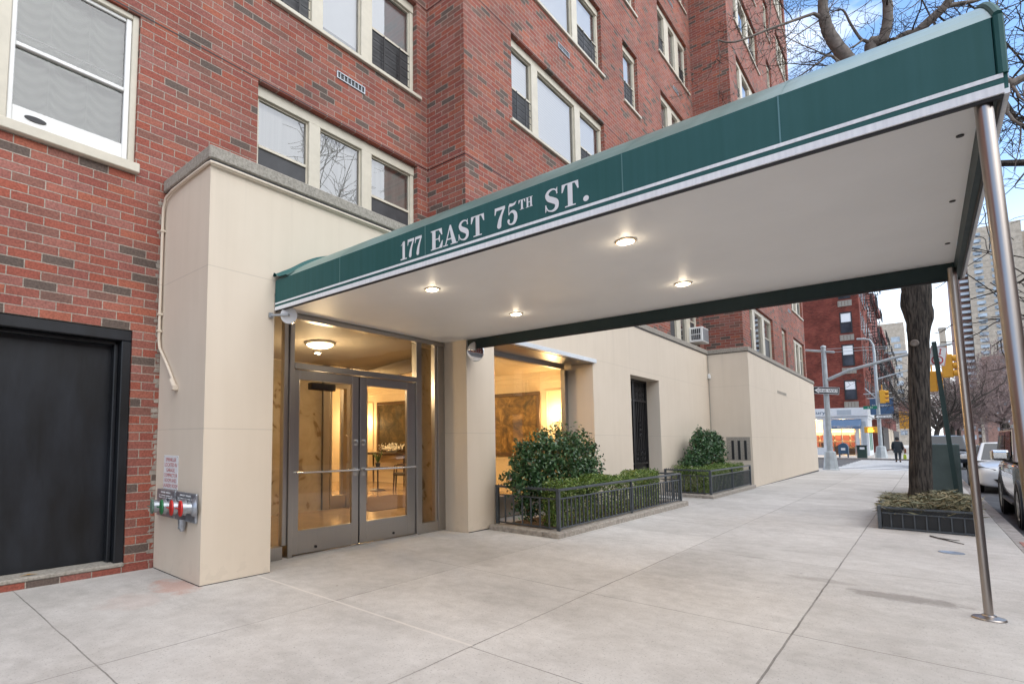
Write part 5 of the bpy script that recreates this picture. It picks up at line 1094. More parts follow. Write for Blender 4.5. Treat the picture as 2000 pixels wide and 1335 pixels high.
for q in ((-.146, .146, .218, .226), (-.146, .146, -.226, -.218), (-.146, -.138, -.218, .218), (.138, .146, -.218, .218)): b.quad(on(q[0], q[2], .0045), on(q[1], q[2], .0045), on(q[1], q[3], .0045), on(q[0], q[3], .0045))
b.build('red_marks', M['sign_red'], t)
b = MB(); b.add([on(u, v, .0045) for u, v in ((-.035, -.155), (-.012, -.155), (-.012, -.115), (.03, -.115), (.04, -.09), (.03, -.06), (-.035, -.055))], [tuple(range(7))]); b.build('letter', M['sign_black'], t)
# ------------------------------------------------------------------ vehicles
def wheel(t, x, y, z, r, wdt, side):
    w_ = MB(); w_.lathe((x, y, z), (0, side, 0), [(r*.62, -wdt/2), (r*.94, -wdt/2), (r, -wdt*.35), (r, wdt*.35), (r*.95, wdt/2), (r*.70, wdt/2-.005), (r*.69, wdt/2-.05)], 36); wo = w_.build('wheel', M['tyre'], t, smooth=True)
    w_ = MB(); w_.lathe((x, y, z), (0, side, 0), [(r*.69, wdt/2-.045), (r*.66, wdt/2-.012), (r*.60, wdt/2-.03), (r*.58, wdt/2-.06), (.02, wdt/2-.06)], 36)
    for k in range(5):
        a = 2*math.pi*k/5+.3; w_.obox((x+math.cos(a)*r*.34, y+side*(wdt/2-.03), z+math.sin(a)*r*.34), (math.cos(a), 0, math.sin(a)), (0, 1, 0), (-math.sin(a), 0, math.cos(a)), r*.6, .03, r*.17)
    w_.lathe((x, y, z), (0, side, 0), [(r*.17, wdt/2-.05), (r*.15, wdt/2-.012), (.001, wdt/2-.008)], 16); w_.build('rim', M['rim'], wo, smooth=True)
def car(name, label, cat, x0, yn, zg, L_, W_, paint, body, green, wheels, r, suv=False):
    # faces -X; x0 = nose, yn = flank nearest the kerb (largest y)
    yc = yn-W_/2; t = thing(name, (x0+L_/2, yc, zg), label, cat)
    rings = []; hw = W_/2
    for s_, zb, zt, w_, cr in body:
        w2 = hw*w_
        half = [(0, zb), (w2*.80, zb), (w2*.96, zb+.06), (w2, zb+(zt-zb)*.30), (w2*1.0, zb+(zt-zb)*.62), (w2*.965, zt-.07), (w2*.86, zt-.01), (w2*.5, zt+cr*.7), (0, zt+cr)]
        full = half+[(-a, z) for a, z in half[-2:0:-1]]; rings.append([(x0+s_, yc+a, zg+z) for a, z in full])
    b = MB(); n = len(rings[0]); vs = [p for rg in rings for p in rg]; fs = []
    for i in range(len(rings)-1):
        for k in range(n): a = i*n+k; c_ = i*n+(k+1) % n; fs.append((a, c_, c_+n, a+n))
    fs.append(tuple(range(n))); fs.append(tuple(range((len(rings)-1)*n, len(rings)*n))); b.add(vs, fs); body_o = b.build('body', paint, t, smooth=True)
    sb = body_o.modifiers.new('round', 'SUBSURF'); sb.levels = 2; sb.render_levels = 2
    a0, a1, a2, a3, zbelt, zroof, wb, wr = green
    P = lambda s_, f, z: (x0+s_, yc+f*hw, zg+z)
    b = MB(); G8 = [P(a0, -wb, zbelt), P(a0, wb, zbelt), P(a3, wb, zbelt), P(a3, -wb, zbelt), P(a1, -wr, zroof), P(a1, wr, zroof), P(a2, wr, zroof), P(a2, -wr, zroof)]
    b.add(G8+[P(a1+.25, 0, zroof+.035), P(a2-.2, 0, zroof+.035)], [(0, 1, 5, 4), (1, 2, 6, 5), (2, 3, 7, 6), (3, 0, 4, 7), (4, 5, 8), (5, 6, 9, 8), (6, 7, 9), (7, 4, 8, 9)]); b.build('cabin', paint, t, bevel=.05, seg=3)
    def pane(name, q, u0, u1, v0, v1, e=.012):
        A_, B_, C_, D_ = [Vector(k) for k in q]; nrm = (B_-A_).cross(D_-A_).normalized(); cen = Vector(P((a0+a3)/2, 0, (zbelt+zroof)/2))
        if nrm.dot((A_+B_+C_+D_)/4-cen) < 0: nrm = -nrm
        pt = lambda u, v: (A_*(1-u)+B_*u)*(1-v)+(D_*(1-u)+C_*u)*v+nrm*e
        m_ = MB(); m_.quad(pt(u0, v0), pt(u1, v0), pt(u1, v1), pt(u0, v1)); m_.build(name, M['car_glass'], t)
    pane('windshield', (G8[0], G8[1], G8[5], G8[4]), .06, .94, .05, .93); pane('rear_window', (G8[2], G8[3], G8[7], G8[6]), .08, .92, .08, .9)
    for q in ((G8[1], G8[2], G8[6], G8[5]), (G8[0], G8[3], G8[7], G8[4])):
        for u0, u1 in ((.06, .40), (.45, .72), (.76, .94)) if suv else ((.10, .47), (.52, .86)): pane('side_window', q, u0, u1, .08, .88)
    for s_ in wheels:
        for sd_ in (1, -1):
            b = MB(); yy = yc+sd_*(hw+.004); b.lathe((x0+s_, yy, zg+r), (0, sd_, 0), [(r*1.18, -.06), (r*1.18, 0), (r*1.02, .002), (r*1.0, -.06)], 32); b.build('wheel_arch', M['trim'], t)
            wheel(t, x0+s_, yc+sd_*(hw-.09), zg+r, r, .21, sd_)
    for sd_ in (1, -1):
        b = MB(); mx_ = x0+a0+(.55 if not suv else .42); my = yc+sd_*(hw+.10); mz = zg+zbelt+.05
        b.obox((mx_, my, mz+.06), (1, 0, 0), (0, 1, 0), (0, 0, 1), .12, .24, .15 if not suv else .19); b.build('side_mirror', M['chrome'] if suv else paint, t, bevel=.04, seg=3)
        b = MB(); b.obox((mx_+.01, yc+sd_*(hw-.06), mz-.02), (1, 0, 0), (0, 1, 0), (0, 0, 1), .08, .24, .06); b.build('mirror_arm', M['trim'], t, bevel=.01)
    return t, yc, hw
zr_ = gz(15.5)-.135
suv, yc, hw = car('parked_suv', 'pewter grey four wheel drive car with a chrome mirror parked nearest the camera', 'car', 13.25, -1.06, zr_, 4.9, 1.9, M['suv_paint'],
    [(0, .42, .78, .80, .02), (.10, .36, .98, .93, .03), (.5, .33, 1.06, .985, .04), (1.3, .32, 1.12, 1.0, .04), (2.2, .32, 1.14, 1.0, .0), (3.4, .32, 1.15, 1.0, .0), (4.4, .34, 1.15, .985, 0), (4.82, .42, 1.12, .95, 0), (4.9, .5, .95, .88, 0)],
    (1.42, 2.15, 4.45, 4.78, 1.11, 1.74, .975, .90), (.95, 3.85), .375, True)
b = MB(); b.box(14.75, 16.60, yc+hw-.08, yc+hw+.03, zr_+.34, zr_+.40); b.build('running_board', M['trim'], suv, bevel=.02)
for x_ in (15.45, 16.5): b = MB(); b.tube([(x_-.1, yc+hw-.01, zr_+.98), (x_-.08, yc+hw+.03, zr_+.98), (x_+.08, yc+hw+.03, zr_+.98), (x_+.1, yc+hw-.01, zr_+.98)], .013, 6); b.build('door_handle', M['chrome'], suv)
b = MB(); b.box(14.75, 16.6, yc+hw-.05, yc+hw-.005, zr_+.62, zr_+.70); b.build('side_moulding', M['trim'], suv, bevel=.008)
for yy in (yc+.55, yc-.55): b = MB(); b.box(13.21, 13.32, yy-.2, yy+.2, zr_+.78, zr_+.95); b.build('headlight', M['headlamp'], suv, bevel=.03)
b = MB(); b.box(13.22, 13.3, yc-.33, yc+.33, zr_+.62, zr_+.93); b.build('front_grille', M['chrome'], suv, bevel=.02)
b = MB(); b.tube([(15.5, yc+hw*.74, zr_+1.77), (15.6, yc+hw*.74, zr_+1.81), (17.3, yc+hw*.74, zr_+1.81), (17.4, yc+hw*.74, zr_+1.77)], .018, 8); b.build('roof_rail', M['chrome'], suv)
zr_ = gz(25)-.135
sed, yc, hw = car('parked_sedan', 'white saloon car parked facing the camera behind the grey four wheel drive', 'car', 23.4, -.98, zr_, 4.7, 1.82, M['sedan_paint'],
    [(0, .22, .60, .74, .01), (.07, .18, .70, .86, .02), (.30, .17, .78, .95, .03), (.75, .17, .86, .99, .05), (1.35, .17, .94, 1.0, .05), (2.2, .17, .95, 1.0, 0), (3.4, .18, .97, 1.0, 0), (4.2, .22, .99, .97, .02), (4.62, .30, .97, .90, 0), (4.7, .38, .85, .82, 0)],
    (1.12, 2.02, 3.25, 4.15, .92, 1.47, .90, .70), (.90, 3.65), .325)
for sd_ in (1, -1):
    b = MB(); b.add([(23.50, yc+sd_*.44, zr_+.60), (23.46, yc+sd_*.50, zr_+.70), (23.80, yc+sd_*.87, zr_+.80), (23.86, yc+sd_*.885, zr_+.66), (23.62, yc+sd_*.80, zr_+.60), (23.62, yc+sd_*.5, zr_+.66), (23.95, yc+sd_*.80, zr_+.80), (23.95, yc+sd_*.8, zr_+.6)], [(0, 1, 2, 3, 4), (1, 2, 6, 5), (0, 4, 7, 5), (5, 6, 7), (2, 3, 7, 6), (3, 4, 7), (0, 5, 1)]); b.build('headlight', M['headlamp'], sed)
b = MB(); b.add([(23.385, yc-.46, zr_+.30), (23.385, yc+.46, zr_+.30), (23.39, yc+.56, zr_+.43), (23.39, yc-.56, zr_+.43), (23.55, yc-.46, zr_+.30), (23.55, yc+.46, zr_+.30), (23.55, yc+.56, zr_+.43), (23.55, yc-.56, zr_+.43)], [(0, 1, 2, 3), (0, 4, 5, 1), (2, 6, 7, 3), (0, 3, 7, 4), (1, 5, 6, 2)]); b.build('front_grille', M['sign_black'], sed)
b = MB(); b.box(23.37, 23.40, yc-.42, yc+.42, zr_+.47, zr_+.50); b.build('grille_bar', M['chrome'], sed)
zr_ = gz(46)-.135
van, yc, hw = car('crossing_van', 'dark blue van on the avenue beyond the green cabinet', 'van', 43.6, .32, zr_, 5.1, 2.05, M['van_paint'], [(0, .4, .85, .90, .02), (.1, .35, 1.0, .97, .02), (.8, .34, 1.08, 1.0, .02), (4.3, .34, 1.15, 1, 0), (5.0, .35, 1.12, .98, 0), (5.1, .4, 1.0, .94, 0)], (.75, 1.35, 4.75, 5.02, 1.10, 1.86, .95, .84), (.95, 4.0), .36, True)
# ------------------------------------------------------------------ across the avenue
G6 = gz(62)
BX, BY = 71.0, 3.9
def grid_windows(t, plane, c0, fn, rows, cols, w_, h_, frame_m, glass_m, lintel=None):
    pass
bb = thing('corner_building', (BX+8, 10, G6), 'dark red brick corner house with a white shop on its ground floor and fire escapes', 'building')
b = MB(); b.box(BX, BX+19, BY, BY+24, 4.55, 24); b.build('brick_wall', M['brick_far'], bb)
def far_window(x, y0, y1, z0, z1, parent, ac=False, sill=True):
    f = MB(); t_ = .09
    f.box(x-.03, x+.02, y0, y0+t_, z0, z1); f.box(x-.03, x+.02, y1-t_, y1, z0, z1); f.box(x-.03, x+.02, y0+t_, y1-t_, z1-t_*1.6, z1); f.box(x-.03, x+.02, y0+t_, y1-t_, z0, z0+t_); f.box(x-.03, x+.02, y0+t_, y1-t_, (z0+z1)/2-.04, (z0+z1)/2+.04)
    w_ = f.build('window', M['trim'], parent); p_ = MB(); p_.quad((x-.005, y0+t_, z0+t_), (x-.005, y1-t_, z0+t_), (x-.005, y1-t_, (z0+z1)/2-.04), (x-.005, y0+t_, (z0+z1)/2-.04)); p_.build('pane', M['win_dark'], w_)
    p_ = MB(); p_.quad((x-.006, y0+t_, (z0+z1)/2+.04), (x-.006, y1-t_, (z0+z1)/2+.04), (x-.006, y1-t_, z1-t_*1.6), (x-.006, y0+t_, z1-t_*1.6)); p_.build('blind', M['blind'], w_)
    if ac:
        p_ = MB(); ym = (y0+y1)/2; 
        for i in range(4): p_.box(x-.05, x-.01, ym-.48+i*.245, ym-.48+i*.245+.215, z0-.68, z0-.24)
        p_.box(x-.06, x-.01, ym-.54, ym+.54, z0-.24, z0-.17); p_.box(x-.06, x-.01, ym-.54, ym+.54, z0-.76, z0-.69); p_.box(x-.06, x-.01, ym-.54, ym-.485, z0-.69, z0-.24); p_.box(x-.06, x-.01, ym+.49, ym+.545, z0-.69, z0-.24); p_.build('air_vent', M['stone'], w_)
zw = [(5.35, 7.35), (8.75, 10.95), (12.1, 14.25), (15.6, 17.75), (19, 21.1)]
for i, (z0, z1) in enumerate(zw):
    far_window(BX, 4.48, 5.42, z0, z1, bb, i < 4)
    far_window(BX, 9.2, 10.2, z0, z1, bb); far_window(BX, 12.5, 13.5, z0, z1, bb)
b = MB(); b.box(BX-.25, BX+12, BY-.15, BY+24, 3.72, 4.55); b.box(BX-.12, BX+6, BY-.1, BY+24, 3.45, 3.719); b.build('shop_fascia', M['store_white'], bb, bevel=.02)
b = MB()
for yy0, yy1 in ((BY-.05, BY+.55), (BY+.62, BY+.90), (6.95, 7.3), (11.2, 11.5)): b.box(BX-.1, BX+.3, yy0, yy1, G6, 3.449)
b.box(BX-.08, BX+.3, 7.3, 11.2, G6, .60); b.box(BX+.3, BX+6, BY-.05, BY+.3, G6, 3.449); b.build('shop_front', M['store_white'], bb)
b = MB(); b.box(BX-.11, BX-.09, BY+.1, BY+.42, G6+.3, 3.2); b.box(BX-.085, BX+.3, 6.93, 6.945, G6, 3.4); b.build('shop_pilaster', M['store_grey'], bb)
b = MB(); b.quad((BX+3.5, BY+.3, G6), (BX+3.5, BY+.3, 3.45), (BX+3.5, 16, 3.45), (BX+3.5, 16, G6)); b.quad((BX+.2, BY+.3, 3.44), (BX+3.5, BY+.3, 3.44), (BX+3.5, 16, 3.44), (BX+.2, 16, 3.44)); b.quad((BX, BY+.3, G6+.01), (BX+3.5, BY+.3, G6+.01), (BX+3.5, 16, G6+.01), (BX, 16, G6+.01)); b.build('shop_interior', M['lobby_wall'], bb)
b = MB()
for i in range(4): b.box(BX+.9, BX+1.1, 4.9+i*2.2, 6.2+i*2.2, 3.30, 3.36)
b.box(BX+3.38, BX+3.45, 4.9, 11, 2.15, 2.3); b.box(BX+3.38, BX+3.45, 4.9, 11, 1.3, 1.36); b.build('shop_lamp', M['store_glow'], bb)
for yy in (5.8, 8.2, 10.6): point('shop_light', (BX+1.7, yy, 3.1), 260, (1, .70, .36), .3)
b = MB()
for i in range(10):
    for j in range(3): yy = 4.9+i*.62; zz = G6+.2+j*.62; b.box(BX+3.0, BX+3.37, yy, yy+.5, zz, zz+.36+.12*((i*3+j) % 3))
b.build('shelving', M['rust'], bb)
b = MB()
for i in range(6): yy = 5.0+i*1.05; b.box(BX+1.2, BX+1.8, yy, yy+.55, G6+.01, .55+.25*(i % 3))
b.build('display_stand', M['wood'], bb)
for yy0, yy1, zz0 in ((4.80, 6.93, G6+.02), (7.3, 11.2, .60)):
    b = MB(); b.quad((BX+.05, yy0, zz0), (BX+.05, yy1, zz0), (BX+.05, yy1, 3.44), (BX+.05, yy0, 3.44)); b.build('shop_pane', M['glass'], bb)
b = MB(); t_ = .06
for yy in (4.86, 5.85, 6.87): b.box(BX+.02, BX+.08, yy-t_/2, yy+t_/2, G6, 3.44)
b.build('shop_door_frame', M['store_grey'], bb)
b = MB(); b.add([(BX-.12, 4.3, 3.42), (BX-.12, 6.75, 3.42), (BX-1.0, 6.75, 2.72), (BX-1.0, 4.3, 2.72), (BX-.12, 4.3, 2.72), (BX-.12, 6.75, 2.72)], [(0, 1, 2, 3), (0, 3, 4), (1, 5, 2)]); b.box(BX-1.0, BX-.98, 4.3, 6.75, 2.46, 2.715); aw = b.build('awning', M['awning'], bb)
text_mesh('awning_wording', 'bluemercury', M['sign_white'], aw, (BX-1.003, 5.5, 2.53), (0, -1, 0), (0, 0, 1), .15, .004, 'CENTER', 1.05)
text_mesh('fascia_wording', 'bluemercury', M['mailblue'], bb, (BX-.255, 9.9, 3.98), (0, -1, 0), (0, 0, 1), .36, .01, 'LEFT', 1.1)
b = MB(); b.box(BX-.26, BX-.24, 5.0, 6.1, 3.85, 4.35); v_ = b.build('fascia_louvre', M['store_grey'], bb)
b = MB()
for yy in (BX+1.2, BX+3.4): b.box(yy, yy+1.3, BY-.075, BY-.055, .35, 2.3)
b.build('shutter', M['sign_green'], bb)
b = MB(); b.box(BX+1.0, BX+1.06, BY-2.2, BY-.05, 5.45, 5.52); bn = b.build('banner_pole', M['sign_white'], bb)
b = MB(); b.add([(BX+1.03, BY-1.95, 5.43), (BX+1.03, BY-.25, 5.43), (BX+1.03, BY-.25, 3.85), (BX+1.03, BY-1.0, 3.75), (BX+1.03, BY-1.95, 3.92)], [(0, 1, 2, 3, 4)]); bk = b.build('banner', M['banner'], bn)
sm = bk.modifiers.new('thick', 'SOLIDIFY'); sm.thickness = .02
text_mesh('banner_wording', 'bluemercury', M['sign_white'], bn, (BX+1.015, BY-1.1, 4.66), (0, -1, 0), (0, 0, 1), .20, .006, 'CENTER', .95)
def fire_escape(parent, x0, x1, y, levels, dx):
    b = MB(); w_ = 1.15
    for k, z in enumerate(levels):
        for i in range(6): b.box(x0, x1, y-w_+i*.2, y-w_+i*.2+.06, z-.03, z)
        for hz in (.45, .95):
            b.box(x0, x1, y-w_-.03, y-w_, z+hz-.03, z+hz); b.box(x0-.03, x0, y-w_, y-.01, z+hz-.03, z+hz); b.box(x1, x1+.03, y-w_, y-.01, z+hz-.03, z+hz)
        n = int((x1-x0)/.35)
        for i in range(n+1): xx = x0+(x1-x0)*i/n; b.box(xx-.015, xx+.015, y-w_-.03, y-w_, z, z+.95)
        for yy in (y-w_, y-.8, y-.4): b.box(x0-.03, x0, yy, yy+.03, z, z+.95)
        b.tube([(x0+.2, y-.05, z-.55), (x0+.2, y-w_, z-.03)], .03, 4); b.tube([(x1-.2, y-.05, z-.55), (x1-.2, y-w_, z-.03)], .03, 4)
        if k+1 < len(levels):
            for off in (-.28, .28): b.tube([(x0+.5, y-.6+off, z), (x1-.5, y-.6+off, levels[k+1])], .035, 4)
            for s_ in range(9): f_ = (s_+.5)/9; b.box(x0+.5+(x1-x0-1)*f_-.12, x0+.5+(x1-x0-1)*f_+.12, y-.88, y-.32, z+(levels[k+1]-z)*f_-.015, z+(levels[k+1]-z)*f_+.015)
    b.build('fire_escape', M['iron_black'], parent)
LV = [5.0, 8.4, 11.8, 15.2, 18.6]
fire_escape(bb, BX+2.2, BX+6.2, BY-.01, LV, 1); fire_escape(bb, BX+11, BX+15, BY-.01, LV, 1)
def side_windows(parent, x_list, y, z_list, w_, h_):
    for x_ in x_list:
        for z_ in z_list: b = MB(); b.box(x_, x_+w_, y-.03, y-.005, z_, z_+h_); b.build('window', M['win_dark'], parent)
side_windows(bb, [BX+.8, BX+3.2, BX+5.0, BX+8, BX+12, BX+14, BX+17], BY, [5.6, 9, 12.4, 15.8], 1.0, 1.9)
for i, (x0, x1, h_, m_, lab) in enumerate(((90.05, 105, 19.5, 'rust', 'red painted row house with fire escapes next to the brick corner house'), (105.05, 122, 17.5, 'brick_far', 'dark brick row house with fire escapes, second beyond the corner house'), (122.05, 150, 15.5, 'rust', 'red row house with fire escapes, farthest along the side street'))):
    tt = thing('row_house', ((x0+x1)/2, 10, G6), lab, 'building', 'row houses along the side street')
    b = MB(); b.box(x0, x1, BY+(.0 if i != 1 else .1), BY+20, G6, h_); b.build('front_wall', M[m_], tt); b = MB(); b.box(x0, x1, BY-.4, BY+(.0 if i != 1 else .1)-.002, h_-.7, h_+.2); b.build('cornice', M['rust'], tt)
    fire_escape(tt, x0+2, x0+6.5, BY-.05, [4.6, 7.8, 11, 14.2], 1); fire_escape(tt, x1-6.5, x1-2, BY-.05, [4.6, 7.8, 11, 14.2], 1)
    side_windows(tt, [x0+1+k*2.6 for k in range(int((x1-x0)/2.6))], BY-.01, [5.2, 8.4, 11.6], 1.1, 1.9)
    b = MB(); b.box(x0+.5, x1-.5, BY-.35, BY-.06, .1, 3.0); b.build('shop_front', M['trim' if i != 1 else 'cream'], tt)
b = None
tt = thing('orange_banner', (88, 3.2, 4), 'tall orange and yellow street banner hanging beyond the fire escapes', 'banner')
c_ = at(1765, 812, 0, 92)
b = MB(); b.box(91.98, 92.02, c_.y-.50, c_.y+.42, c_.z-1.55, c_.z+.55); b.build('lower_cloth', M['yellow'], tt); b = MB(); b.box(91.98, 92.02, c_.y-.50, c_.y+.42, c_.z+.56, c_.z+1.6); b.build('upper_cloth', M['sconce'] if False else M['kerb_red'], tt); b = MB(); b.box(91.9, 92.1, c_.y-.6, c_.y+.9, c_.z+1.62, c_.z+1.68); b.build('banner_arm', M['galv'], tt)
# tan apartment house further on
tt = thing('tan_apartment_house', (258, 14, 0), 'tan brick apartment house standing beyond the fire escapes', 'building')
b = MB(); b.box(250, 275, 2.6, 30, -.3, 30.5); b.box(250.02, 270, 2.9, 30, 30.9, 41); b.build('wall', M['brick_tan'], tt); b = MB(); b.box(249.6, 271, 2.5, 30, 30.5, 31.3); b.build('terrace_rail', M['galv'], tt)
for k in range(11):
    z = 3.2+k*2.75+(1.6 if k > 9 else 0)
    for yy in (3.9, 7.2, 10.5): b = MB(); b.box(249.95, 249.99, yy, yy+1.6, z, z+1.45); wq = b.build('window', M['win_pale'], tt); b = MB(); b.box(249.92, 249.949, yy+.76, yy+.84, z, z+1.45); b.box(249.92, 249.949, yy, yy+.755, z+.68, z+.76); b.box(249.92, 249.949, yy+.845, yy+1.6, z+.68, z+.76); b.build('glazing_bar', M['sign_white'], wq)
for yy in (4.0, 7.4): b = MB(); b.box(249.98, 250.01, yy, yy+2.2, 34.5, 36.2); b.build('window', M['win_pale'], tt)
tt = thing('chimney_stack', (303, -7.2, 0), 'pale concrete chimney rising far away between the trunk and the canopy post', 'chimney')
b = MB(); b.add([(300+dx*2.2, -7.2+dy*1.35, z) for z, dx, dy in [(0, -1, -1), (0, 1, -1), (0, 1, 1), (0, -1, 1)]]+[(300+dx*1.6, -7.1+dy*.85, 44) for dx, dy in ((-1, -1), (1, -1), (1, 1), (-1, 1))], [(0, 1, 5, 4), (1, 2, 6, 5), (2, 3, 7, 6), (3, 0, 4, 7)]); b.build('shaft', M['brick_tan'], tt); b = MB(); b.box(298.2, 301.8, -8.15, -6.05, 43.9, 44.9); b.build('cap', M['stone'], tt)
# residential tower
tt = thing('apartment_tower', (370, -45, 0), 'tall pale apartment tower with rows of windows behind the canopy post', 'building')
TX = 355
b = MB(); b.box(TX, TX+30, -34.5, -18.0, -.3, 96.5); b.box(TX+6, TX+30, -60, -34.5, -.3, 93); b.build('wall', M['brick_tan'], tt)
b = MB(); b.box(TX+4, TX+30, -17.99, -12.2, -.3, 80); b.box(TX+3, TX+5.9, -60, -40, -.3, 92); b.build('brick_wing', M['brick_pink'], tt)
fr, ba, wd_, wl, bd = MB(), MB(), MB(), MB(), MB()
for k in range(33):
    z = 3+k*2.8
    fr.box(TX-.06, TX-.002, -34.5, -18.0, z-.55, z-.42)
    for y0, y1, lst in ((-22.6, -19.9, wl), (-26.6, -25.0, wl), (-31.2, -29.6, wl)): lst.box(TX-.10, TX-.065, y0, y1, z, z+1.45); bd.box(TX-.12, TX-.065, y0+.5, y1-.5, z-.42, z-.06)
    if z < 78:
        ba.box(TX+1.6, TX+3.99, -17.9, -15.2, z-.25, z+.02); ba.box(TX+1.6, TX+1.7, -17.9, -15.2, z+.021, z+.95)
        wd_.box(TX+3.93, TX+3.99, -14.9, -13.0, z, z+1.6)
    ba.box(TX+.6, TX+2.99, -58, -42, z-.25, z+.02); ba.box(TX+.6, TX+.7, -58, -42, z+.021, z+.9)
    for yy in range(-58, -40, 4): wd_.box(TX+2.93, TX+2.99, yy, yy+2.6, z+.1, z+1.9)
fr.build('floor_band', M['stone'], tt); ba.build('balconies', M['galv'], tt)['kind'] = 'stuff'; wd_.build('dark_windows', M['win_dark'], tt)['kind'] = 'stuff'; wl.build('pale_windows', M['win_pale'], tt)['kind'] = 'stuff'; bd.build('vent_panels', M['win_dark'], tt)['kind'] = 'stuff'
for q_ in [((262, -12.5, 17.6, 'brick_pink'), -4.8, 'low red brick building behind the bare trees at the end of the street'), ((290, -40, 31.5, 'brick_pink'), -16.2, 'faded red brick slab in front of the tall tower')]:
    (x0, y0, h_, m_), y1, lab = q_; tt = thing('brick_building', (x0+5, (y0+y1)/2, 0), lab, 'building'); b = MB(); b.box(x0, x0+14, y0, y1, -.3, h_); b.build('wall', M[m_], tt)
    b = MB()
    for k in range(int(h_/3)):
        for j in range(int((y1-y0)/2.0)): b.box(x0-.05, x0-.01, y0+.5+j*2.0, y0+1.5+j*2.0, 1.8+k*3.0, 3.2+k*3)
    b.build('windows', M['win_pale'], tt)['kind'] = 'stuff'
# bare trees along the street
def bare_tree(x, y, h, label, kids=(7, 6, 4), lean=0, m='twig_far', rm=.016, seed=1, group='bare trees down the street'):
    global rng
    keep = rng; rng = np.random.default_rng(seed); g = gz(x)
    t = thing('bare_tree', (x, y, g), label, 'tree', group); b = MB(); tk_, d_ = polyline((x, y, g), (0, lean, 1), h*.28, .5, .05); n = len(tk_)
    b.tube(tk_, [h*.022*(1-.3*i/n) for i in range(n)], 8); b.build('trunk', M['bark'], t, smooth=True); b = MB()
    for k in range(7):
        a = 2*math.pi*k/7+rng.normal(0, .3); d = Vector((math.cos(a)*.8, math.sin(a)*.8, rng.uniform(.35, 1.3))).normalized()
        twig(b, tk_[-1]-Vector((0, 0, rng.uniform(0, h*.05))), d, h*rng.uniform(.42, .68), h*.011, 0, (5, 3, 3, 3), .13, kids, .03, rm, .75)
    b.build('crown', M[m], t); rng = keep
bare_tree(66, -.45, 9.5, 'bare street tree with spreading dark limbs just right of the street tree trunk', (6, 5, 4), m='bark', rm=.012, seed=3)
bare_tree(84, -2.0, 11, 'bare purplish tree directly behind the far canopy post', (7, 6, 5), seed=4)
bare_tree(97, -6.6, 15, 'bare purplish tree between the two canopy posts above the white saloon', (7, 6, 5), rm=.02, seed=5)
bare_tree(120, -9.5, 17, 'largest bare purplish tree above the roof of the grey four wheel drive', (7, 6, 5), rm=.025, seed=6)
bare_tree(112, -3.2, 12, 'low bare tree far down the street above the dark van', (7, 6, 5), rm=.022, seed=8)
bare_tree(150, -14, 20, 'far bare tree before the faded red brick slab', (7, 6, 5), rm=.03, seed=9)
bare_tree(165, -7, 17, 'farthest bare tree before the low red brick building', (7, 6, 5), rm=.03, seed=11)
tt = thing('terrace_building', (15, -18, 0), 'brown brick terrace across the street, seen only as a reflection in the entrance glass', 'building')
b = MB(); b.box(-30, 56, -26, -15.2, -.5, 9.5); b.build('brick_wall', M['brick_far'], tt); b = MB(); b.box(-30, 56, -15.18, -14.9, 8.9, 9.6); b.build('cornice', M['stone'], tt)
for k in range(2):
    for i in range(17): b = MB(); x_ = -28+i*5; b.box(x_, x_+1.3, -15.19, -15.12, 1.2+k*4, 3.6+k*4); b.build('window', M['frame'] if (i+k) % 3 == 0 else M['win_pale'], tt)
bare_tree(20.5, -11.4, 19, 'bare tree across the street, seen only as a reflection in the window panes', (8, 7, 6), m='bark', rm=.012, seed=21)
# ------------------------------------------------------------------ street furniture at the crossing
LX, LY = 34.7, 3.35; g = gz(LX)
t = thing('street_lamp', (LX, LY, g), 'silver street lamp with a long signal arm at the near corner of the avenue', 'street lamp')
b = MB(); b.lathe((LX, LY, g), (0, 0, 1), [(.34, 0), (.34, .03), (.30, .05), (.22, .88), (.15, .92)], 8); b.build('base', M['lamp_grey'], t, bevel=.01)
b = MB(); b.tube([(LX, LY, g+.9), (LX, LY, 5.95)], [.125, .095], 12); b.build('pole', M['lamp_grey'], t, smooth=True)
b = MB(); b.lathe((LX, LY, 5.94), (0, 0, 1), [(.10, 0), (.13, .02), (.10, .10), (.001, .14)], 12); b.obox((LX, LY+.15, 5.80), (0, 1, .20), (1, 0, 0), (0, -.2, 1), 1.15, .16, .10); b.build('cross_bracket', M['lamp_grey'], t, bevel=.02)
b = MB(); b.tube([(LX, LY-.1, 4.33), (LX, LY-.9, 4.72), (LX, LY-2.6, 5.18), (LX, LY-4.45, 5.60)], [.085, .075, .065, .05], 10); b.build('mast_arm', M['lamp_grey'], t, smooth=True)
b = MB(); b.tube([(LX, LY-.05, 5.88), (LX, LY-4.3, 5.62)], .012, 5); b.tube([(LX, LY-.05, 5.70), (LX, LY-4.3, 5.57)], .012, 5); b.build('guy_wire', M['lamp_grey'], t)
def signal(x, y, z, label, k_=1.0):
    t = thing('traffic_signal', (x, y, z), label, 'traffic light', 'yellow traffic lights'); b = MB(); b.box(x-.12*k_, x+.12*k_, y-.17*k_, y+.17*k_, z-.52*k_, z+.52*k_); b.build('housing', M['yellow'], t, bevel=.03)
    for i in (-1, 0, 1):
        zz = z+i*.33*k_; b = MB(); b.lathe((x, y-.171*k_, zz), (0, -1, 0), [(.14*k_, 0), (.145*k_, .20*k_), (.135*k_, .20*k_), (.125*k_, .01)], 14); b.build('visor', M['yellow'], t, smooth=True)
    b = MB(); b.tube([(x, y, z+.5*k_), (x, y, z+.95*k_)], .03, 6); b.build('hanger', M['yellow'], t)
signal(LX, LY-4.25, 4.62, 'yellow traffic light hanging from the long arm right of the tree trunk', 1.0)
signal(LX+.5, LY-3.75, 4.0, 'yellow traffic light half hidden behind the dark sign post', .9)
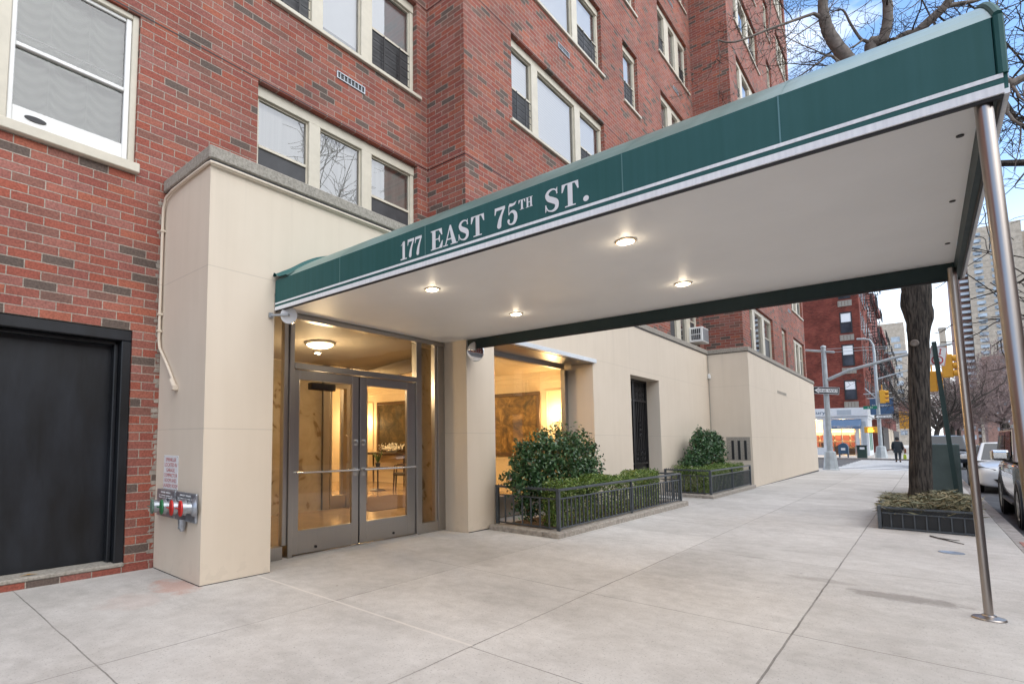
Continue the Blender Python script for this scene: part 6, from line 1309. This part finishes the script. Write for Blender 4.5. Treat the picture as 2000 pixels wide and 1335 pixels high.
def one_way(x, y, z, w_, h_, label, tilt=0):
    t = thing('one_way_sign', (x, y, z), label, 'road sign', 'one way signs'); r_ = Vector((.25, -1, 0)).normalized(); u = Vector((0, 0, 1)); u = (u+r_*tilt).normalized(); r_ = (r_-u*r_.dot(u)).normalized(); n_ = r_.cross(u)
    b = MB(); b.obox((x, y, z), r_, u, n_, w_, h_, .012); b.build('plate', M['sign_black'], t); o = Vector((x, y, z))+n_*.0075
    q = lambda a, c: o+r_*a*w_+u*c*h_
    b = MB(); b.add([q(-.45, 0), q(-.27, -.40), q(-.27, -.25), q(.44, -.25), q(.44, .25), q(-.27, .25), q(-.27, .40)], [tuple(range(7))])
    b.build('arrow', M['sign_white'], t); text_mesh('wording', 'ONE WAY', M['sign_black'], t, o+u*(-.17*h_)+r_*(.06*w_), r_, u, h_*.34, .003, 'CENTER', 1.0)
    b = MB()
    for s0, s1, c0, c1 in ((-.495, .495, .44, .485), (-.495, .495, -.485, -.44), (-.495, -.482, -.44, .44), (.482, .495, -.44, .44)): b.quad(q(s0, c0), q(s1, c0), q(s1, c1), q(s0, c1))
    b.build('border', M['sign_white'], t)
one_way(LX-.02, LY-.02+.0, 3.78, 1.02, .36, 'black and white one way sign on the silver lamp at the near corner', .10)
bpy.data.objects['one_way_sign'].location.x -= .16
t = thing('post_box', (61.3, 4.75, G6), 'blue post box on legs before the shop window', 'post box')
b = MB(); P_ = [(-.33, 0), (.33, 0), (.33, .62), (.30, .76), (.22, .87), (.1, .93), (0, .945), (-.1, .93), (-.22, .87), (-.30, .76), (-.33, .62)]
b.prism(P_, lambda u, v, tt_: (61.0+tt_, 5.0+u, G6+.30+v), 0, .6); b.build('box', M['mailblue'], t, bevel=.01)
for x_, y_ in ((61.05, 4.72), (61.05, 5.28), (61.55, 4.72), (61.55, 5.28)): b = MB(); b.box(x_-.03, x_+.03, y_-.03, y_+.03, G6, G6+.30); b.build('leg', M['mailblue'], t)
b = MB(); b.box(60.985, 60.998, 4.86, 5.14, G6+.62, G6+.82); b.build('emblem_plate', M['sign_white'], t)
t = thing('litter_bin', (60.6, 3.75, G6), 'dark green square litter bin right of the shop door', 'bin')
b = MB(); b.box(60.3, 60.9, 3.45, 4.08, G6, G6+1.0); b.build('bin_body', M['bin'], t, bevel=.03); b = MB(); b.box(60.26, 60.94, 3.41, 4.12, G6+1.0, G6+1.07); b.build('lid', M['sign_black'], t, bevel=.01); b = MB(); b.box(60.285, 60.298, 3.58, 3.88, G6+.72, G6+.90); b.build('notice', M['sign_white'], t)
SX, SY = 61.5, 2.62
t = thing('signal_pole', (SX, SY, G6), 'silver lamp pole across the avenue carrying signals and signs', 'street lamp')
b = MB(); b.lathe((SX, SY, G6), (0, 0, 1), [(.42, 0), (.40, .05), (.30, .95), (.2, 1.0)], 8); b.build('base', M['lamp_grey'], t); b = MB(); b.tube([(SX, SY, G6+.95), (SX, SY, 8.6), (SX, SY+.02, 9.4), (SX, SY+.20, 9.85), (SX, SY+.65, 10.05)], [.14, .10, .07, .055, .05], 10); b.build('pole', M['lamp_grey'], t, smooth=True)
b = MB(); b.obox((SX, SY+.75, 10.0), (0, 1, .1), (1, 0, 0), (0, -.1, 1), .62, .26, .14); b.build('lamp_head', M['lamp_grey'], t, bevel=.04)
b = MB(); b.tube([(SX, SY, 6.45), (SX, SY-1.6, 6.95), (SX, SY-4.5, 7.6)], [.06, .05, .04], 8); b.tube([(SX, SY-.9, 5.25), (SX, SY+.85, 5.25)], .045, 6); b.tube([(SX, SY+.75, 5.75), (SX, SY+.1, 4.9)], .045, 6); b.build('bracket_arm', M['lamp_grey'], t)
signal(SX-.2, SY-.33, 4.95, 'yellow traffic light on the silver pole across the avenue', 1.05)
t = thing('street_name_sign', (SX-.2, SY+.6, 4.1), 'small green street name sign on the silver pole across the avenue', 'road sign'); b = MB(); b.box(SX-.22, SX-.20, SY+.05, SY+.92, 3.96, 4.22); b.build('plate', M['sign_green'], t); text_mesh('wording', '3 Av', M['sign_white'], t, (SX-.222, SY+.48, 4.03), (0, -1, 0), (0, 0, 1), .13, .004, 'CENTER')
one_way(SX-.26, SY-.30, 3.30, 1.15, .36, 'black and white one way sign on the silver pole across the avenue', -.05)
t = thing('walk_signal', (SX-.3, SY+.35, 2.2), 'glowing orange pedestrian signal on the pole across the avenue', 'signal'); b = MB(); b.box(SX-.3, SX-.1, SY+.13, SY+.95, 1.95, 2.47); b.build('housing', M['yellow'], t, bevel=.03)
b = MB(); hx = SX-.306; b.box(hx-.004, hx, SY+.42, SY+.72, 2.02, 2.24)
for i, (yy, hh) in enumerate(((.68, .10), (.60, .15), (.52, .16), (.44, .12))): b.box(hx-.004, hx, SY+yy-.03, SY+yy+.03, 2.242, 2.242+hh)
b.box(hx-.004, hx, SY+.34, SY+.415, 2.06, 2.16); b.build('hand_symbol', M['ped'], t)
# ------------------------------------------------------------------ the walker
def skin_mesh(name, pts, edges, m, parent, lev=2):
    me = bpy.data.meshes.new(name); me.from_pydata([p[:3] for p in pts], edges, []); me.materials.append(m); o = link(name, me, parent)
    md = o.modifiers.new('skin', 'SKIN'); md.use_smooth_shade = True
    for i, p in enumerate(pts): me.skin_vertices[0].data[i].radius = (p[3], p[4] if len(p) > 4 else p[3])
    me.skin_vertices[0].data[0].use_root = True; s_ = o.modifiers.new('sub', 'SUBSURF'); s_.levels = lev; s_.render_levels = lev; return o
px, py, g = 55.6, 1.46, gz(55.6)-.13
t = thing('person', (px, py, g), 'person in a dark coat walking away over the crossing, brown bag at the hip', 'person')
H = lambda x, y, z, *r: (px+x, py+y, g+z, *r)
bp_ = [H(0, 0, .98, .15, .17), H(.02, 0, 1.2, .14, .18), H(.04, 0, 1.42, .13, .19), H(.05, 0, 1.56, .065), H(.07, 0, 1.66, .085, .08), H(.08, 0, 1.76, .09, .085),
       H(0, .10, .90, .10), H(.10, .11, .50, .068), H(.02, .11, .10, .048), H(.10, .12, .035, .045), H(0, -.10, .90, .10), H(-.02, -.10, .50, .068), H(-.22, -.10, .14, .048), H(-.16, -.11, .04, .045),
       H(.03, .22, 1.42, .075), H(.0, .27, 1.14, .055), H(.10, .27, .90, .042), H(.12, .27, .80, .04), H(.03, -.22, 1.42, .075), H(-.04, -.27, 1.14, .055), H(.05, -.28, .90, .042), H(.07, -.28, .80, .04)]
be = [(0, 1), (1, 2), (2, 3), (3, 4), (4, 5), (0, 6), (6, 7), (7, 8), (8, 9), (0, 10), (10, 11), (11, 12), (12, 13), (2, 14), (14, 15), (15, 16), (16, 17), (2, 18), (18, 19), (19, 20), (20, 21)]
skin_mesh('body', bp_, be, M['skin'], t)
skin_mesh('coat', [H(0, 0, .92, .215, .25), H(0, 0, .74, .21, .25), H(.0, 0, 1.2, .175, .215), H(.03, 0, 1.44, .15, .215), H(.05, 0, 1.55, .085), H(.03, .22, 1.43, .095), H(.0, .275, 1.14, .078), H(.10, .275, .90, .062), H(.03, -.22, 1.43, .095), H(-.04, -.275, 1.14, .078), H(.05, -.285, .90, .062)], [(0, 1), (0, 2), (2, 3), (3, 4), (3, 5), (5, 6), (6, 7), (3, 8), (8, 9), (9, 10)], M['coat'], t)
skin_mesh('trousers', [H(0, 0, .95, .17), H(0, .10, .88, .118), H(.10, .11, .50, .088), H(.02, .11, .12, .072), H(0, -.10, .88, .118), H(-.02, -.10, .50, .088), H(-.22, -.10, .16, .072)], [(0, 1), (1, 2), (2, 3), (0, 4), (4, 5), (5, 6)], M['jeans'], t)
b = MB(); b.lathe((px+.075, py, g+1.60), (.05, 0, 1), [(.085, 0), (.115, .06), (.12, .14), (.10, .22), (.05, .265), (.001, .27)], 18); b.build('hair', M['hair'], t, smooth=True)
for y_, x_ in ((.12, .10), (-.11, -.16)): b = MB(); b.box(px+x_-.10, px+x_+.14, py+y_-.05, py+y_+.05, g, g+.09); b.build('shoe', M['sign_black'], t, bevel=.03, seg=2)
t = thing('shoulder_bag', (px-.1, py-.34, g+.9), 'tan leather shoulder bag hanging at the walker\'s right hip', 'bag'); b = MB(); b.box(px-.22, px+.14, py-.46, py-.34, g+.66, g+.98); b.build('bag_body', M['tanbag'], t, bevel=.03, seg=2); b = MB(); b.tube([(px-.15, py-.40, g+.98), (px-.02, py-.25, g+1.3), (px+.0, py-.10, g+1.53)], .018, 6); b.build('strap', M['tanbag'], t)
t = thing('carrier_bag', (px+.06, py-.36, g+.4), 'lime yellow carrier bag in the walker\'s right hand', 'bag'); b = MB(); b.add([(px+x_, py-.36+y_, g+z_) for z_, k_ in ((.22, 1.0), (.55, .9)) for x_, y_ in ((-.17*k_, -.09*k_), (.17*k_, -.09*k_), (.17*k_, .09*k_), (-.17*k_, .09*k_))], [(0, 1, 5, 4), (1, 2, 6, 5), (2, 3, 7, 6), (3, 0, 4, 7), (0, 3, 2, 1), (4, 5, 6, 7)]); b.build('bag_body', M['lime'], t, bevel=.02); b = MB(); b.tube([(px-.08, py-.36, g+.55), (px+.05, py-.31, g+.78), (px+.16, py-.36, g+.55)], .010, 5); b.build('handle', M['lime'], t)
